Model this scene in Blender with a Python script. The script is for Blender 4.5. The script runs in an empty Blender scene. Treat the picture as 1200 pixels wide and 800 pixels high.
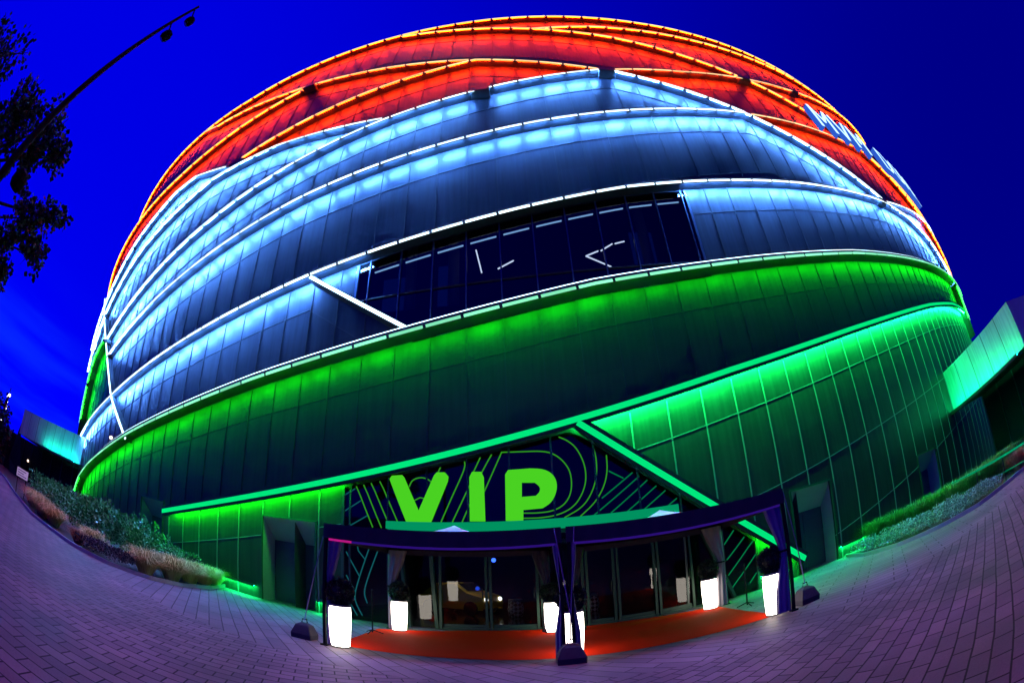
import bpy, bmesh, math, random
import numpy as np
from mathutils import Vector, Matrix
rnd = random.Random(7)
scene = bpy.context.scene
COL = scene.collection
PI = math.pi
R_ = math.radians

# ------------------------------------------------------------------ materials
def new_mat(name):
    m = bpy.data.materials.new(name); m.use_nodes = True
    nt = m.node_tree; nt.nodes.clear()
    out = nt.nodes.new('ShaderNodeOutputMaterial')
    return m, nt, out

def N(nt, typ, **kw):
    n = nt.nodes.new(typ)
    for k, v in kw.items():
        if k in n.inputs: n.inputs[k].default_value = v
        else: setattr(n, k, v)
    return n

def principled(name, col, rough=.6, metal=0., noise=0.12, scale=6., bump=0., spec=.5, coat=0.):
    """plain surface with a little procedural unevenness of colour and gloss"""
    m, nt, out = new_mat(name)
    b = N(nt, 'ShaderNodeBsdfPrincipled'); L = nt.links
    b.inputs['Metallic'].default_value = metal
    b.inputs['Specular IOR Level'].default_value = spec
    b.inputs['Coat Weight'].default_value = coat
    tc = N(nt, 'ShaderNodeTexCoord'); no = N(nt, 'ShaderNodeTexNoise')
    no.inputs['Scale'].default_value = scale; no.inputs['Detail'].default_value = 6
    L.new(tc.outputs['Object'], no.inputs['Vector'])
    mr = N(nt, 'ShaderNodeMapRange'); mr.inputs[3].default_value = 1 - noise; mr.inputs[4].default_value = 1 + noise
    L.new(no.outputs[0], mr.inputs[0])
    vm = N(nt, 'ShaderNodeVectorMath', operation='SCALE'); vm.inputs[0].default_value = col[:3]
    L.new(mr.outputs[0], vm.inputs['Scale']); L.new(vm.outputs[0], b.inputs['Base Color'])
    mr2 = N(nt, 'ShaderNodeMapRange'); mr2.inputs[3].default_value = max(.03, rough * .85); mr2.inputs[4].default_value = min(1, rough * 1.15)
    L.new(no.outputs[0], mr2.inputs[0]); L.new(mr2.outputs[0], b.inputs['Roughness'])
    if bump:
        bp = N(nt, 'ShaderNodeBump'); bp.inputs['Strength'].default_value = bump; bp.inputs['Distance'].default_value = .02
        L.new(no.outputs[0], bp.inputs['Height']); L.new(bp.outputs[0], b.inputs['Normal'])
    L.new(b.outputs[0], out.inputs[0])
    return m

def emit(name, col, s):
    m, nt, out = new_mat(name)
    e = N(nt, 'ShaderNodeEmission'); e.inputs[0].default_value = (*col, 1); e.inputs[1].default_value = s
    nt.links.new(e.outputs[0], out.inputs[0]); return m

def emit_var(name, col, s, lo=.7, hi=1.2):
    """a run of light fittings, each a little brighter or dimmer than the next"""
    m, nt, out = new_mat(name)
    e = N(nt, 'ShaderNodeEmission'); e.inputs[0].default_value = (*col, 1)
    g = N(nt, 'ShaderNodeNewGeometry'); r = N(nt, 'ShaderNodeMapRange'); r.inputs[3].default_value = s * lo; r.inputs[4].default_value = s * hi
    nt.links.new(g.outputs['Random Per Island'], r.inputs[0]); nt.links.new(r.outputs[0], e.inputs[1])
    nt.links.new(e.outputs[0], out.inputs[0]); return m

def panel_mat(name, base, rough=.34, metal=.55):
    """coated metal cassettes; UV = metres along and down the facade"""
    m, nt, out = new_mat(name); L = nt.links
    b = N(nt, 'ShaderNodeBsdfPrincipled'); b.inputs['Metallic'].default_value = metal; b.inputs['Specular IOR Level'].default_value = .3
    uv = N(nt, 'ShaderNodeUVMap')
    sep = N(nt, 'ShaderNodeSeparateXYZ'); L.new(uv.outputs[0], sep.inputs[0])
    d1 = N(nt, 'ShaderNodeMath', operation='DIVIDE'); d1.inputs[1].default_value = 1.2; L.new(sep.outputs[0], d1.inputs[0])
    f1 = N(nt, 'ShaderNodeMath', operation='FLOOR'); L.new(d1.outputs[0], f1.inputs[0])
    d2 = N(nt, 'ShaderNodeMath', operation='DIVIDE'); d2.inputs[1].default_value = 2.6; L.new(sep.outputs[1], d2.inputs[0])
    f2 = N(nt, 'ShaderNodeMath', operation='FLOOR'); L.new(d2.outputs[0], f2.inputs[0])
    cb = N(nt, 'ShaderNodeCombineXYZ'); L.new(f1.outputs[0], cb.inputs[0]); L.new(f2.outputs[0], cb.inputs[1])
    wn = N(nt, 'ShaderNodeTexWhiteNoise'); L.new(cb.outputs[0], wn.inputs['Vector'])
    tc = N(nt, 'ShaderNodeTexCoord'); no = N(nt, 'ShaderNodeTexNoise'); no.inputs['Scale'].default_value = .9; no.inputs['Detail'].default_value = 7
    L.new(tc.outputs['Object'], no.inputs['Vector'])
    a = N(nt, 'ShaderNodeMapRange'); a.inputs[3].default_value = .9; a.inputs[4].default_value = 1.1; L.new(wn.outputs[0], a.inputs[0])
    a2 = N(nt, 'ShaderNodeMapRange'); a2.inputs[3].default_value = .8; a2.inputs[4].default_value = 1.2; L.new(no.outputs[0], a2.inputs[0])
    stv = N(nt, 'ShaderNodeVectorMath', operation='MULTIPLY'); stv.inputs[1].default_value = (7., .35, 1.); L.new(uv.outputs[0], stv.inputs[0])
    stn = N(nt, 'ShaderNodeTexNoise'); stn.inputs['Scale'].default_value = 1.; stn.inputs['Detail'].default_value = 5; L.new(stv.outputs[0], stn.inputs['Vector'])
    a3 = N(nt, 'ShaderNodeMapRange'); a3.inputs[1].default_value = .3; a3.inputs[2].default_value = .7; a3.inputs[3].default_value = .78; a3.inputs[4].default_value = 1.18; L.new(stn.outputs[0], a3.inputs[0])
    mu0 = N(nt, 'ShaderNodeMath', operation='MULTIPLY'); L.new(a.outputs[0], mu0.inputs[0]); L.new(a3.outputs[0], mu0.inputs[1])
    mu = N(nt, 'ShaderNodeMath', operation='MULTIPLY'); L.new(mu0.outputs[0], mu.inputs[0]); L.new(a2.outputs[0], mu.inputs[1])
    vm = N(nt, 'ShaderNodeVectorMath', operation='SCALE'); vm.inputs[0].default_value = base; L.new(mu.outputs[0], vm.inputs['Scale'])
    L.new(vm.outputs[0], b.inputs['Base Color'])
    r = N(nt, 'ShaderNodeMapRange'); r.inputs[3].default_value = rough * .92; r.inputs[4].default_value = rough * 1.1; L.new(wn.outputs[0], r.inputs[0])
    L.new(r.outputs[0], b.inputs['Roughness'])
    # each cassette is slightly pillowed and out of true
    fr = N(nt, 'ShaderNodeMath', operation='FRACT'); L.new(d1.outputs[0], fr.inputs[0])
    s1 = N(nt, 'ShaderNodeMath', operation='MULTIPLY'); s1.inputs[1].default_value = PI; L.new(fr.outputs[0], s1.inputs[0])
    sn = N(nt, 'ShaderNodeMath', operation='SINE'); L.new(s1.outputs[0], sn.inputs[0])
    ad = N(nt, 'ShaderNodeMath', operation='MULTIPLY_ADD'); ad.inputs[1].default_value = .5; L.new(no.outputs[0], ad.inputs[0]); L.new(sn.outputs[0], ad.inputs[2])
    bp = N(nt, 'ShaderNodeBump'); bp.inputs['Strength'].default_value = .35; bp.inputs['Distance'].default_value = .03
    L.new(ad.outputs[0], bp.inputs['Height']); L.new(bp.outputs[0], b.inputs['Normal'])
    L.new(b.outputs[0], out.inputs[0]); return m

def glass_mat(name, tint=(.75, .85, .95), clear=.75, rough=.02):
    m, nt, out = new_mat(name); L = nt.links
    t = N(nt, 'ShaderNodeBsdfTransparent'); t.inputs[0].default_value = (*[c * clear for c in tint], 1)
    g = N(nt, 'ShaderNodeBsdfGlossy'); g.inputs['Roughness'].default_value = rough
    f = N(nt, 'ShaderNodeFresnel'); f.inputs[0].default_value = 1.55
    mx = N(nt, 'ShaderNodeMixShader'); L.new(f.outputs[0], mx.inputs[0]); L.new(t.outputs[0], mx.inputs[1]); L.new(g.outputs[0], mx.inputs[2])
    L.new(mx.outputs[0], out.inputs[0]); return m

def paver_mat(name, ang, bw, bh, c1, c2, mortar, offs=.5):
    m, nt, out = new_mat(name); L = nt.links
    b = N(nt, 'ShaderNodeBsdfPrincipled'); b.inputs['Specular IOR Level'].default_value = .2; tc = N(nt, 'ShaderNodeTexCoord')
    mp = N(nt, 'ShaderNodeMapping'); mp.inputs['Rotation'].default_value = (0, 0, -R_(ang)); L.new(tc.outputs['Object'], mp.inputs[0])
    nz = N(nt, 'ShaderNodeTexNoise'); nz.inputs['Scale'].default_value = 1.3; L.new(tc.outputs['Object'], nz.inputs['Vector'])
    wob = N(nt, 'ShaderNodeVectorMath', operation='SCALE'); wob.inputs['Scale'].default_value = .03; L.new(nz.outputs['Color'], wob.inputs[0])
    adv = N(nt, 'ShaderNodeVectorMath', operation='ADD'); L.new(mp.outputs[0], adv.inputs[0]); L.new(wob.outputs[0], adv.inputs[1])
    bt = N(nt, 'ShaderNodeTexBrick', offset=offs)
    L.new(adv.outputs[0], bt.inputs['Vector'])
    bt.inputs['Scale'].default_value = 1.0; bt.inputs['Brick Width'].default_value = bw; bt.inputs['Row Height'].default_value = bh
    bt.inputs['Mortar Size'].default_value = .011; bt.inputs['Mortar Smooth'].default_value = .25
    bt.inputs['Color1'].default_value = (*c1, 1); bt.inputs['Color2'].default_value = (*c2, 1); bt.inputs['Mortar'].default_value = (*mortar, 1)
    n1 = N(nt, 'ShaderNodeTexNoise'); n1.inputs['Scale'].default_value = .55; n1.inputs['Detail'].default_value = 8; L.new(tc.outputs['Object'], n1.inputs['Vector'])
    n2 = N(nt, 'ShaderNodeTexNoise'); n2.inputs['Scale'].default_value = 45; n2.inputs['Detail'].default_value = 4; L.new(tc.outputs['Object'], n2.inputs['Vector'])
    r1 = N(nt, 'ShaderNodeMapRange'); r1.inputs[1].default_value = .3; r1.inputs[2].default_value = .7; r1.inputs[3].default_value = .5; r1.inputs[4].default_value = 1.3; L.new(n1.outputs[0], r1.inputs[0])
    r2 = N(nt, 'ShaderNodeMapRange'); r2.inputs[3].default_value = .75; r2.inputs[4].default_value = 1.25; L.new(n2.outputs[0], r2.inputs[0])
    mu = N(nt, 'ShaderNodeMath', operation='MULTIPLY'); L.new(r1.outputs[0], mu.inputs[0]); L.new(r2.outputs[0], mu.inputs[1])
    vs = N(nt, 'ShaderNodeVectorMath', operation='SCALE'); L.new(bt.outputs['Color'], vs.inputs[0]); L.new(mu.outputs[0], vs.inputs['Scale'])
    L.new(vs.outputs[0], b.inputs['Base Color'])
    rr = N(nt, 'ShaderNodeMapRange'); rr.inputs[3].default_value = .45; rr.inputs[4].default_value = .85; L.new(n1.outputs[0], rr.inputs[0]); L.new(rr.outputs[0], b.inputs['Roughness'])
    inv = N(nt, 'ShaderNodeMath', operation='MULTIPLY_ADD'); inv.inputs[1].default_value = -1.; inv.inputs[2].default_value = 1.; L.new(bt.outputs['Fac'], inv.inputs[0])
    h = N(nt, 'ShaderNodeMath', operation='MULTIPLY_ADD'); h.inputs[1].default_value = .15; L.new(n2.outputs[0], h.inputs[0]); L.new(inv.outputs[0], h.inputs[2])
    bp = N(nt, 'ShaderNodeBump'); bp.inputs['Strength'].default_value = .6; bp.inputs['Distance'].default_value = .012
    L.new(h.outputs[0], bp.inputs['Height']); L.new(bp.outputs[0], b.inputs['Normal'])
    L.new(b.outputs[0], out.inputs[0]); return m

def leaf_mat(name, c1, c2, rough=.5):
    m, nt, out = new_mat(name); L = nt.links
    b = N(nt, 'ShaderNodeBsdfPrincipled'); b.inputs['Roughness'].default_value = rough
    g = N(nt, 'ShaderNodeNewGeometry'); cr = N(nt, 'ShaderNodeMix', data_type='RGBA')
    cr.inputs[6].default_value = (*c1, 1); cr.inputs[7].default_value = (*c2, 1)
    L.new(g.outputs['Random Per Island'], cr.inputs[0]); L.new(cr.outputs[2], b.inputs['Base Color'])
    L.new(b.outputs[0], out.inputs[0]); return m

WHITE_L, ORANGE_L, GREEN_L = (.085, .29, 1.), (1., .019, .0003), (.0035, 1., .008)
MT = dict(
    plinth=emit('led_plinth_green', (.002, 1., .16), 330.),
    panel=panel_mat('cladding_anthracite', (.032, .040, .055), .42, .35),
    panel_low=panel_mat('cladding_lower', (.034, .042, .034), .45, .25),  # same cladding; the dim of the lower bands is put into its colour
    seam=principled('seam_metal', (.018, .022, .03), .6, .0),
    seam_low=principled('seam_metal_pale', (.20, .23, .22), .4, .3),
    rib=principled('rib_metal', (.014, .016, .018), .55, .0, spec=.3),
    rib_dark=principled('rib_dark', (.05, .055, .06), .5, .3),
    roof=principled('roof_membrane', (.05, .05, .055), .8),
    white=emit_var('led_white_wash', WHITE_L, 820.),
    orange=emit_var('led_orange_wash', ORANGE_L, 370.),
    green=emit_var('led_green_wash', GREEN_L, 125.),
    green_tube=emit('led_green_wash_left', (.0035, 1., .01), 190.),
    teal_tube=emit('led_green_wash_right', (.0035, 1., .13), 620.),
    white_vis=emit_var('led_white_tube', (.75, .95, 1.), 2.6),
    orange_vis=emit_var('led_orange_tube', (1., .70, .34), 1.8),
    green_vis=emit_var('led_green_tube', (.28, 1., .6), 1.3),
    white_soft=emit('led_white_diffuser', (.55, .85, 1.), 6.),
    green_soft=emit('led_green_diffuser', (.0, 1., .26), .95),
    base=emit('led_base_green', (.002, 1., .22), 60.),
    glass=glass_mat('facade_glass', clear=.55),
    glass_up=glass_mat('gallery_glass', (.5, .65, 1.), .45),
    frame=principled('frame_metal', (.06, .08, .075), .4, .6),
    frame_green=principled('frame_green_lit', (.010, .055, .03), .45, .2),  # green light on the frames is mixed into this colour
    beam=emit('beam_green_glow', (.0, .42, .17), .8),  # not a lamp; the green light falling on it is given as glow
    door=principled('steel_door', (.06, .075, .08), .4, .3),
    reveal=principled('niche_reveal', (.28, .33, .33), .5, .2),
    black=principled('black_steel', (.008, .008, .010), .8, 0., spec=.1),
    fabric=principled('black_fabric', (.016, .011, .030), .75, bump=.2, scale=12),
    drape=principled('violet_lit_black_drape', (.10, .055, .22), .5, bump=.1),  # drapes are black; the violet light on them sits in the colour
    drape_grey=principled('grey_drape', (.16, .15, .17), .6),
    roof_fabric=principled('pale_fabric', (.65, .66, .68), .7),
    carpet=principled('red_carpet', (.56, .014, .001), .95, noise=.25, scale=60, bump=.4, spec=.04),
    pot=emit('pot_glow', (1., .90, .78), 8.),
    pot_rim=principled('pot_rim', (.05, .05, .05), .5),
    added_car_lamp=emit('added_car_lamp', (1., .8, .55), 45.),
    violet=emit('led_violet', (.10, .02, .75), .26),
    magenta=emit('led_magenta', (.75, .015, .35), .7),
    sign_green=emit('vip_letter_green', (.085, .80, .02), .95),  # vinyl letters glow to stand for the green light on them
    line_green=emit('line_green', (.06, .62, .03), .55),  # graphic lines glow likewise in place of light on the vinyl
    line_teal=emit('line_teal', (.0, .42, .13), .5),
    line_blue=emit('line_blue', (.01, .20, .24), .5),
    letter=emit('letter_blue_white', (.42, .70, 1.), 2.4),
    letter_side=emit('letter_halo_side', (.04, .16, .9), .8),
    white_lamp=emit('linear_lamp', (1., .95, .85), 3.),
    white_pt=emit('far_lamp', (1., .95, .85), 6.),
    warm_pt=emit('warm_lamp', (1., .72, .5), 5.),
    red_pt=emit('red_lamp', (1., .05, .05), 1.5),
    blue_pt=emit('blue_lamp', (.03, .10, 1.), 9.),
    door_dark=principled('dark_panel', (.012, .012, .014), .7, spec=.2),
    dark_room=principled('room_dark', (.03, .03, .035), .6),
    lobby_floor=principled('lobby_floor', (.04, .045, .06), .12),
    mullion_up=principled('gallery_mullion', (.05, .08, .16), .4, .3),  # blue light on the mullions is tinted into the metal
    curtain=emit('blue_glow_curtain', (.003, .018, .16), .45),  # blue room light on the curtains is put in as their own glow
    gallery_strip=emit('gallery_strip', (.55, .85, 1.), 1.6),
    concrete=principled('concrete', (.16, .16, .17), .8, bump=.3),
    parapet=panel_mat('parapet_panel', (.34, .42, .42), .4, .2),
    leaf=leaf_mat('leaf_hedge', (.03, .19, .04), (.10, .40, .10), .3),
    leaf_dark=leaf_mat('leaf_tree', (.012, .02, .010), (.03, .045, .02)),
    boxwood=leaf_mat('leaf_boxwood', (.012, .025, .012), (.025, .05, .02)),
    tan=leaf_mat('grass_tan', (.62, .42, .08), (.92, .74, .26), .7),
    rust=leaf_mat('grass_rust', (.30, .10, .05), (.55, .26, .13), .7),
    ggrass=leaf_mat('grass_green', (.04, .18, .02), (.14, .36, .05), .6),
    grey_shrub=leaf_mat('shrub_grey', (.14, .26, .18), (.28, .46, .34), .7),
    heather=leaf_mat('heather', (.03, .03, .04), (.09, .08, .10), .8),
    bark=principled('bark', (.02, .017, .013), .9, bump=.5),
    soil=principled('soil', (.04, .03, .022), .95, bump=.6, scale=20),
    yellow=principled('yellow_paint', (.75, .48, .02), .35),
    tyre=principled('tyre', (.02, .02, .02), .8),
    lamp_lit=emit('panel_violet_sign', (.42, .28, .62), .8),
    lobby_lamp=emit('lobby_blue', (.02, .08, 1.), 4.),
    ggreen_lit=emit('green_glow_column', (.03, .55, .02), 1.0),
    lattice=None,
)
def lattice_mat():
    m, nt, out = new_mat('lattice_white'); L = nt.links
    b = N(nt, 'ShaderNodeBsdfPrincipled'); tc = N(nt, 'ShaderNodeTexCoord')
    ck = N(nt, 'ShaderNodeTexChecker'); ck.inputs['Scale'].default_value = 9.; ck.inputs[1].default_value = (.55, .55, .6, 1); ck.inputs[2].default_value = (.02, .02, .03, 1)
    mp = N(nt, 'ShaderNodeMapping'); mp.inputs['Rotation'].default_value = (0, R_(45), 0)
    L.new(tc.outputs['Object'], mp.inputs[0]); L.new(mp.outputs[0], ck.inputs[0]); L.new(ck.outputs[0], b.inputs['Base Color']); L.new(b.outputs[0], out.inputs[0]); return m
MT['lattice'] = lattice_mat()

# ------------------------------------------------------------------ object helpers
def link(name, me, mat=None, parent=None):
    o = bpy.data.objects.new(name, me); COL.objects.link(o)
    if mat is not None and me is not None: me.materials.append(mat)
    if parent is not None: o.parent = parent
    return o
def tag(o, label=None, cat=None, group=None, kind=None):
    if label: o['label'] = label
    if cat: o['category'] = cat
    if group: o['group'] = group
    if kind: o['kind'] = kind
    return o
def thing(name, label, cat, loc=(0, 0, 0), rz=0., group=None):
    o = bpy.data.objects.new(name, None); COL.objects.link(o); o.empty_display_size = .2
    o.location = loc; o.rotation_euler = (0, 0, rz); return tag(o, label, cat, group)
def join_mb(a, b):
    i = len(a.v); n = len(a.f); a.v += b.v; a.f += [tuple(k + i for k in f) for f in b.f]; a.uv += b.uv; a.mi = [0] * n + [1] * len(b.f)
class MB:
    def __init__(s): s.v = []; s.f = []; s.uv = []
    def quad(s, pts, uvs=None):
        i = len(s.v); s.v += [tuple(map(float, p)) for p in pts]; s.f.append(tuple(range(i, i + len(pts))))
        s.uv.append(uvs if uvs else [(0, 0)] * len(pts))
    def grid(s, P, uvs=None):
        n, m = len(P), len(P[0]); i0 = len(s.v)
        for r in P: s.v += [tuple(map(float, p)) for p in r]
        for a in range(n - 1):
            for b in range(m - 1):
                q = [(a, b), (a, b + 1), (a + 1, b + 1), (a + 1, b)]
                s.f.append(tuple(i0 + x * m + y for x, y in q))
                s.uv.append([uvs[x][y] for x, y in q] if uvs else [(0, 0)] * 4)
    def box(s, c, h, R=None):
        c = Vector(c); i = len(s.v)
        for x in (-1, 1):
            for y in (-1, 1):
                for z in (-1, 1):
                    p = Vector((x * h[0], y * h[1], z * h[2]))
                    if R is not None: p = R @ p
                    s.v.append(tuple(c + p))
        for f in ((0, 1, 3, 2), (4, 6, 7, 5), (0, 4, 5, 1), (2, 3, 7, 6), (0, 2, 6, 4), (1, 5, 7, 3)):
            s.f.append(tuple(i + k for k in f)); s.uv.append([(0, 0)] * 4)
    def sweep(s, frames, prof, cap=True, closed=True):
        """frames: list of (point, n, w); prof: list of (a,b) offsets in n and w"""
        i0 = len(s.v); m = len(prof)
        for p, n, w in frames:
            for a, b in prof: s.v.append(tuple(Vector(p) + Vector(n) * a + Vector(w) * b))
        for k in range(len(frames) - 1):
            for j in range(m if closed else m - 1):
                j2 = (j + 1) % m
                s.f.append((i0 + k * m + j, i0 + k * m + j2, i0 + (k + 1) * m + j2, i0 + (k + 1) * m + j)); s.uv.append([(0, 0)] * 4)
        if cap and closed:
            s.f.append(tuple(i0 + j for j in range(m))[::-1]); s.uv.append([(0, 0)] * m)
            e = i0 + (len(frames) - 1) * m
            s.f.append(tuple(e + j for j in range(m))); s.uv.append([(0, 0)] * m)
    def tube(s, pts, rad, n=8, cap=True):
        fr = []; pts = [Vector(p) for p in pts]
        up = Vector((0, 0, 1))
        for k, p in enumerate(pts):
            t = (pts[min(k + 1, len(pts) - 1)] - pts[max(k - 1, 0)]).normalized()
            a = t.cross(up if abs(t.z) < .9 else Vector((1, 0, 0))).normalized(); b = t.cross(a).normalized()
            r = rad[k] if hasattr(rad, '__len__') else rad
            fr.append([p + (a * math.cos(2 * PI * j / n) + b * math.sin(2 * PI * j / n)) * r for j in range(n)])
        i0 = len(s.v)
        for ring in fr: s.v += [tuple(q) for q in ring]
        for k in range(len(fr) - 1):
            for j in range(n):
                j2 = (j + 1) % n
                s.f.append((i0 + k * n + j, i0 + k * n + j2, i0 + (k + 1) * n + j2, i0 + (k + 1) * n + j)); s.uv.append([(0, 0)] * 4)
        if cap:
            s.f.append(tuple(i0 + j for j in range(n))[::-1]); s.uv.append([(0, 0)] * n)
            e = i0 + (len(fr) - 1) * n; s.f.append(tuple(e + j for j in range(n))); s.uv.append([(0, 0)] * n)
    def lathe(s, prof, n=20, c=(0, 0, 0)):
        i0 = len(s.v); m = len(prof)
        for k in range(n):
            a = 2 * PI * k / n
            for r, z in prof: s.v.append((c[0] + r * math.cos(a), c[1] + r * math.sin(a), c[2] + z))
        for k in range(n):
            k2 = (k + 1) % n
            for j in range(m - 1):
                s.f.append((i0 + k * m + j, i0 + k2 * m + j, i0 + k2 * m + j + 1, i0 + k * m + j + 1)); s.uv.append([(0, 0)] * 4)
    def ball(s, c, r, n=10, sq=(1, 1, 1)):
        prof = [(r * math.sin(PI * j / n), -r * math.cos(PI * j / n) * sq[2]) for j in range(n + 1)]
        s.lathe(prof, n * 2, c)
    mi = None
    def build(s, name, mat, parent=None, smooth=False, bevel=0., mat2=None):
        me = bpy.data.meshes.new(name); me.from_pydata(s.v, [], s.f); me.update()
        uvl = me.uv_layers.new(name='UVMap')
        flat = [c for f in s.uv for t in f for c in t]
        uvl.data.foreach_set('uv', flat)
        if smooth: me.polygons.foreach_set('use_smooth', [True] * len(me.polygons))
        o = link(name, me, mat, parent)
        if mat2 is not None:
            me.materials.append(mat2); me.polygons.foreach_set('material_index', s.mi); me.polygons.foreach_set('use_smooth', [i == 0 for i in s.mi])
        if bevel:
            b = o.modifiers.new('bevel', 'BEVEL'); b.width = bevel; b.segments = 2; b.limit_method = 'ANGLE'
        return o
def struct(o): o['kind'] = 'structure'; return o

DATA = {"Vp":[[-3.552,4.467],[-3.474,4.565],[-3.148,4.587],[-3.082,4.512],[-2.634,3.528],[-2.169,4.575],[-2.088,4.662],[-1.851,4.657],[-1.744,4.534],[-1.765,4.387],[-2.263,3.198],[-3.001,3.161]],"Ip":[[-1.136,4.498],[-1.055,4.649],[-0.794,4.639],[-0.727,4.484],[-0.718,3.209],[-1.15,3.218]],"Pp":[[-0.121,4.53],[-0.033,4.657],[0.587,4.667],[0.935,4.63],[1.18,4.493],[1.305,4.254],[1.286,3.962],[1.13,3.661],[0.872,3.511],[0.341,3.492],[0.327,3.181],[-0.152,3.203]],"Ph":[[0.333,4.275],[0.692,4.253],[0.83,4.126],[0.822,3.983],[0.703,3.873],[0.314,3.864]],"lines":[["g",[[-4.667,4.26],[-4.081,2.975]]],["g",[[-4.417,4.317],[-3.8,2.977]]],["g",[[-4.165,4.373],[-3.51,2.991]]],["g",[[-3.879,4.448],[-3.19,2.971]]],["g",[[-2.936,4.238],[-2.847,4.443],[-2.603,4.531],[-2.36,4.475],[-2.223,4.339]]],["g",[[-2.772,3.831],[-2.599,3.921],[-2.462,3.888]]],["g",[[-1.986,4.877],[-2.054,4.675]]],["g",[[-1.28,4.992],[-1.25,4.789],[-1.657,3.931],[-1.983,3.201]]],["g",[[-0.816,5.088],[-1.022,4.648]]],["g",[[-0.488,5.16],[-0.795,4.606]]],["g",[[-1.127,4.286],[-1.655,3.202]]],["g",[[-0.193,5.212],[-0.725,4.075]]],["g",[[-1.139,3.724],[-1.376,3.2]]],["g",[[-0.194,5.192],[0.388,5.177],[0.966,5.158],[1.281,5.048],[1.552,4.794],[1.718,4.45],[1.7,3.927],[1.501,3.586],[1.178,3.417],[0.741,3.383],[0.306,3.409]]],["g",[[0.299,3.26],[0.857,3.239],[1.358,3.306],[1.746,3.5],[1.991,3.836],[2.128,4.216],[2.121,4.679],[1.935,5.162],[1.695,5.404],[1.445,5.538]]],["b",[[-5.055,3.936],[-4.702,4.144]]],["b",[[-5.038,3.434],[-4.493,3.783]]],["b",[[-4.827,2.998],[-4.252,3.337]]],["g",[[2.409,5.133],[2.468,4.779],[2.421,4.253],[2.243,3.811],[1.962,3.447],[1.446,3.201]]],["g",[[2.76,4.884],[2.747,4.418],[2.609,3.971],[2.318,3.542],[1.882,3.194]]],["t",[[3.462,4.293],[2.518,3.652]]],["t",[[3.65,4.17],[2.259,3.189]]],["t",[[3.871,4.022],[2.737,3.202]]],["t",[[4.121,3.821],[3.188,3.18]]],["t",[[4.378,3.651],[3.682,3.181]]],["t",[[4.695,3.368],[4.357,3.163]]],["t",[[2.78,4.415],[3.182,4.159]]],["t",[[6.748,1.804],[6.092,1.233]]],["t",[[7.042,1.633],[6.107,0.748]]],["t",[[7.1,1.172],[6.155,0.278]]],["t",[[7.085,0.587],[6.824,0.315]]],["t",[[6.408,2.088],[5.969,1.648]]],["b",[[-4.596,2.411],[-4.562,2.224],[-4.326,1.961]]],["b",[[-4.979,2.153],[-4.535,1.432]]],["b",[[-4.985,1.412],[-4.684,0.93]]],["b",[[-4.19,2.349],[-4.465,1.599],[-4.684,0.93],[-4.708,0.6],[-4.474,0.171]]],["b",[[-3.927,2.245],[-4.268,1.365],[-4.4,0.901],[-4.29,0.591]]],["b",[[-4.902,0.572],[-4.644,0.146]]]],"bars":[[[-1.0,13.0],[-0.8,12.0]],[[-0.2,12.1],[0.4,12.4]],[[3.1,12.4],[4.0,11.9]],[[3.1,12.4],[3.6,12.6]],[[3.7,12.6],[4.2,12.9]],[[4.3,12.9],[4.7,13.0]]]}
# ------------------------------------------------------------------ the facade surface: (u, z, off) -> point
# u = metres along the oval footprint from its middle (right positive), z = height, off = metres out from the skin
Q = [59.317, 36.396, 2.251, -0.195, 12.059, -0.068, 0.413, 1.185, 2.458, 3.391, 3.963, 4.263, 4.054, 3.46, 36.478, -1.979, -2.594, -1.951]
ZK = np.array([0, 6, 12, 18, 24, 29, 33, 36, 38.]) * Q[14] / 38; BK = np.array([0] + Q[6:14]); ZT = Q[14]
NN = 20000
_t = np.linspace(-PI, PI, NN + 1) - PI / 2
_c, _s = np.cos(_t), np.sin(_t)
_x = Q[0] * np.sign(_c) * abs(_c) ** (2 / Q[2]); _y = Q[1] * np.sign(_s) * abs(_s) ** (2 / Q[2])
LEN = np.concatenate([[0], np.cumsum(np.hypot(np.diff(_x), np.diff(_y)))]); LEN -= LEN[NN // 2]
def _nat(xk, yk):
    n = len(xk); h = np.diff(xk); A = np.zeros((n, n)); r = np.zeros(n); A[0, 0] = A[-1, -1] = 1
    for i in range(1, n - 1):
        A[i, i - 1] = h[i - 1]; A[i, i] = 2 * (h[i - 1] + h[i]); A[i, i + 1] = h[i]; r[i] = 6 * ((yk[i + 1] - yk[i]) / h[i] - (yk[i] - yk[i - 1]) / h[i - 1])
    return np.linalg.solve(A, r)
_M = _nat(ZK, BK)
def _cub(v):
    i = int(np.clip(np.searchsorted(ZK, v) - 1, 0, len(ZK) - 2)); h = ZK[i + 1] - ZK[i]; a = (ZK[i + 1] - v) / h; b = (v - ZK[i]) / h
    return a * BK[i] + b * BK[i + 1] + ((a ** 3 - a) * _M[i] + (b ** 3 - b) * _M[i + 1]) * h * h / 6
_zt = np.linspace(-1, ZT + 2, 400); _bt = np.array([_cub(v) for v in _zt])
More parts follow.
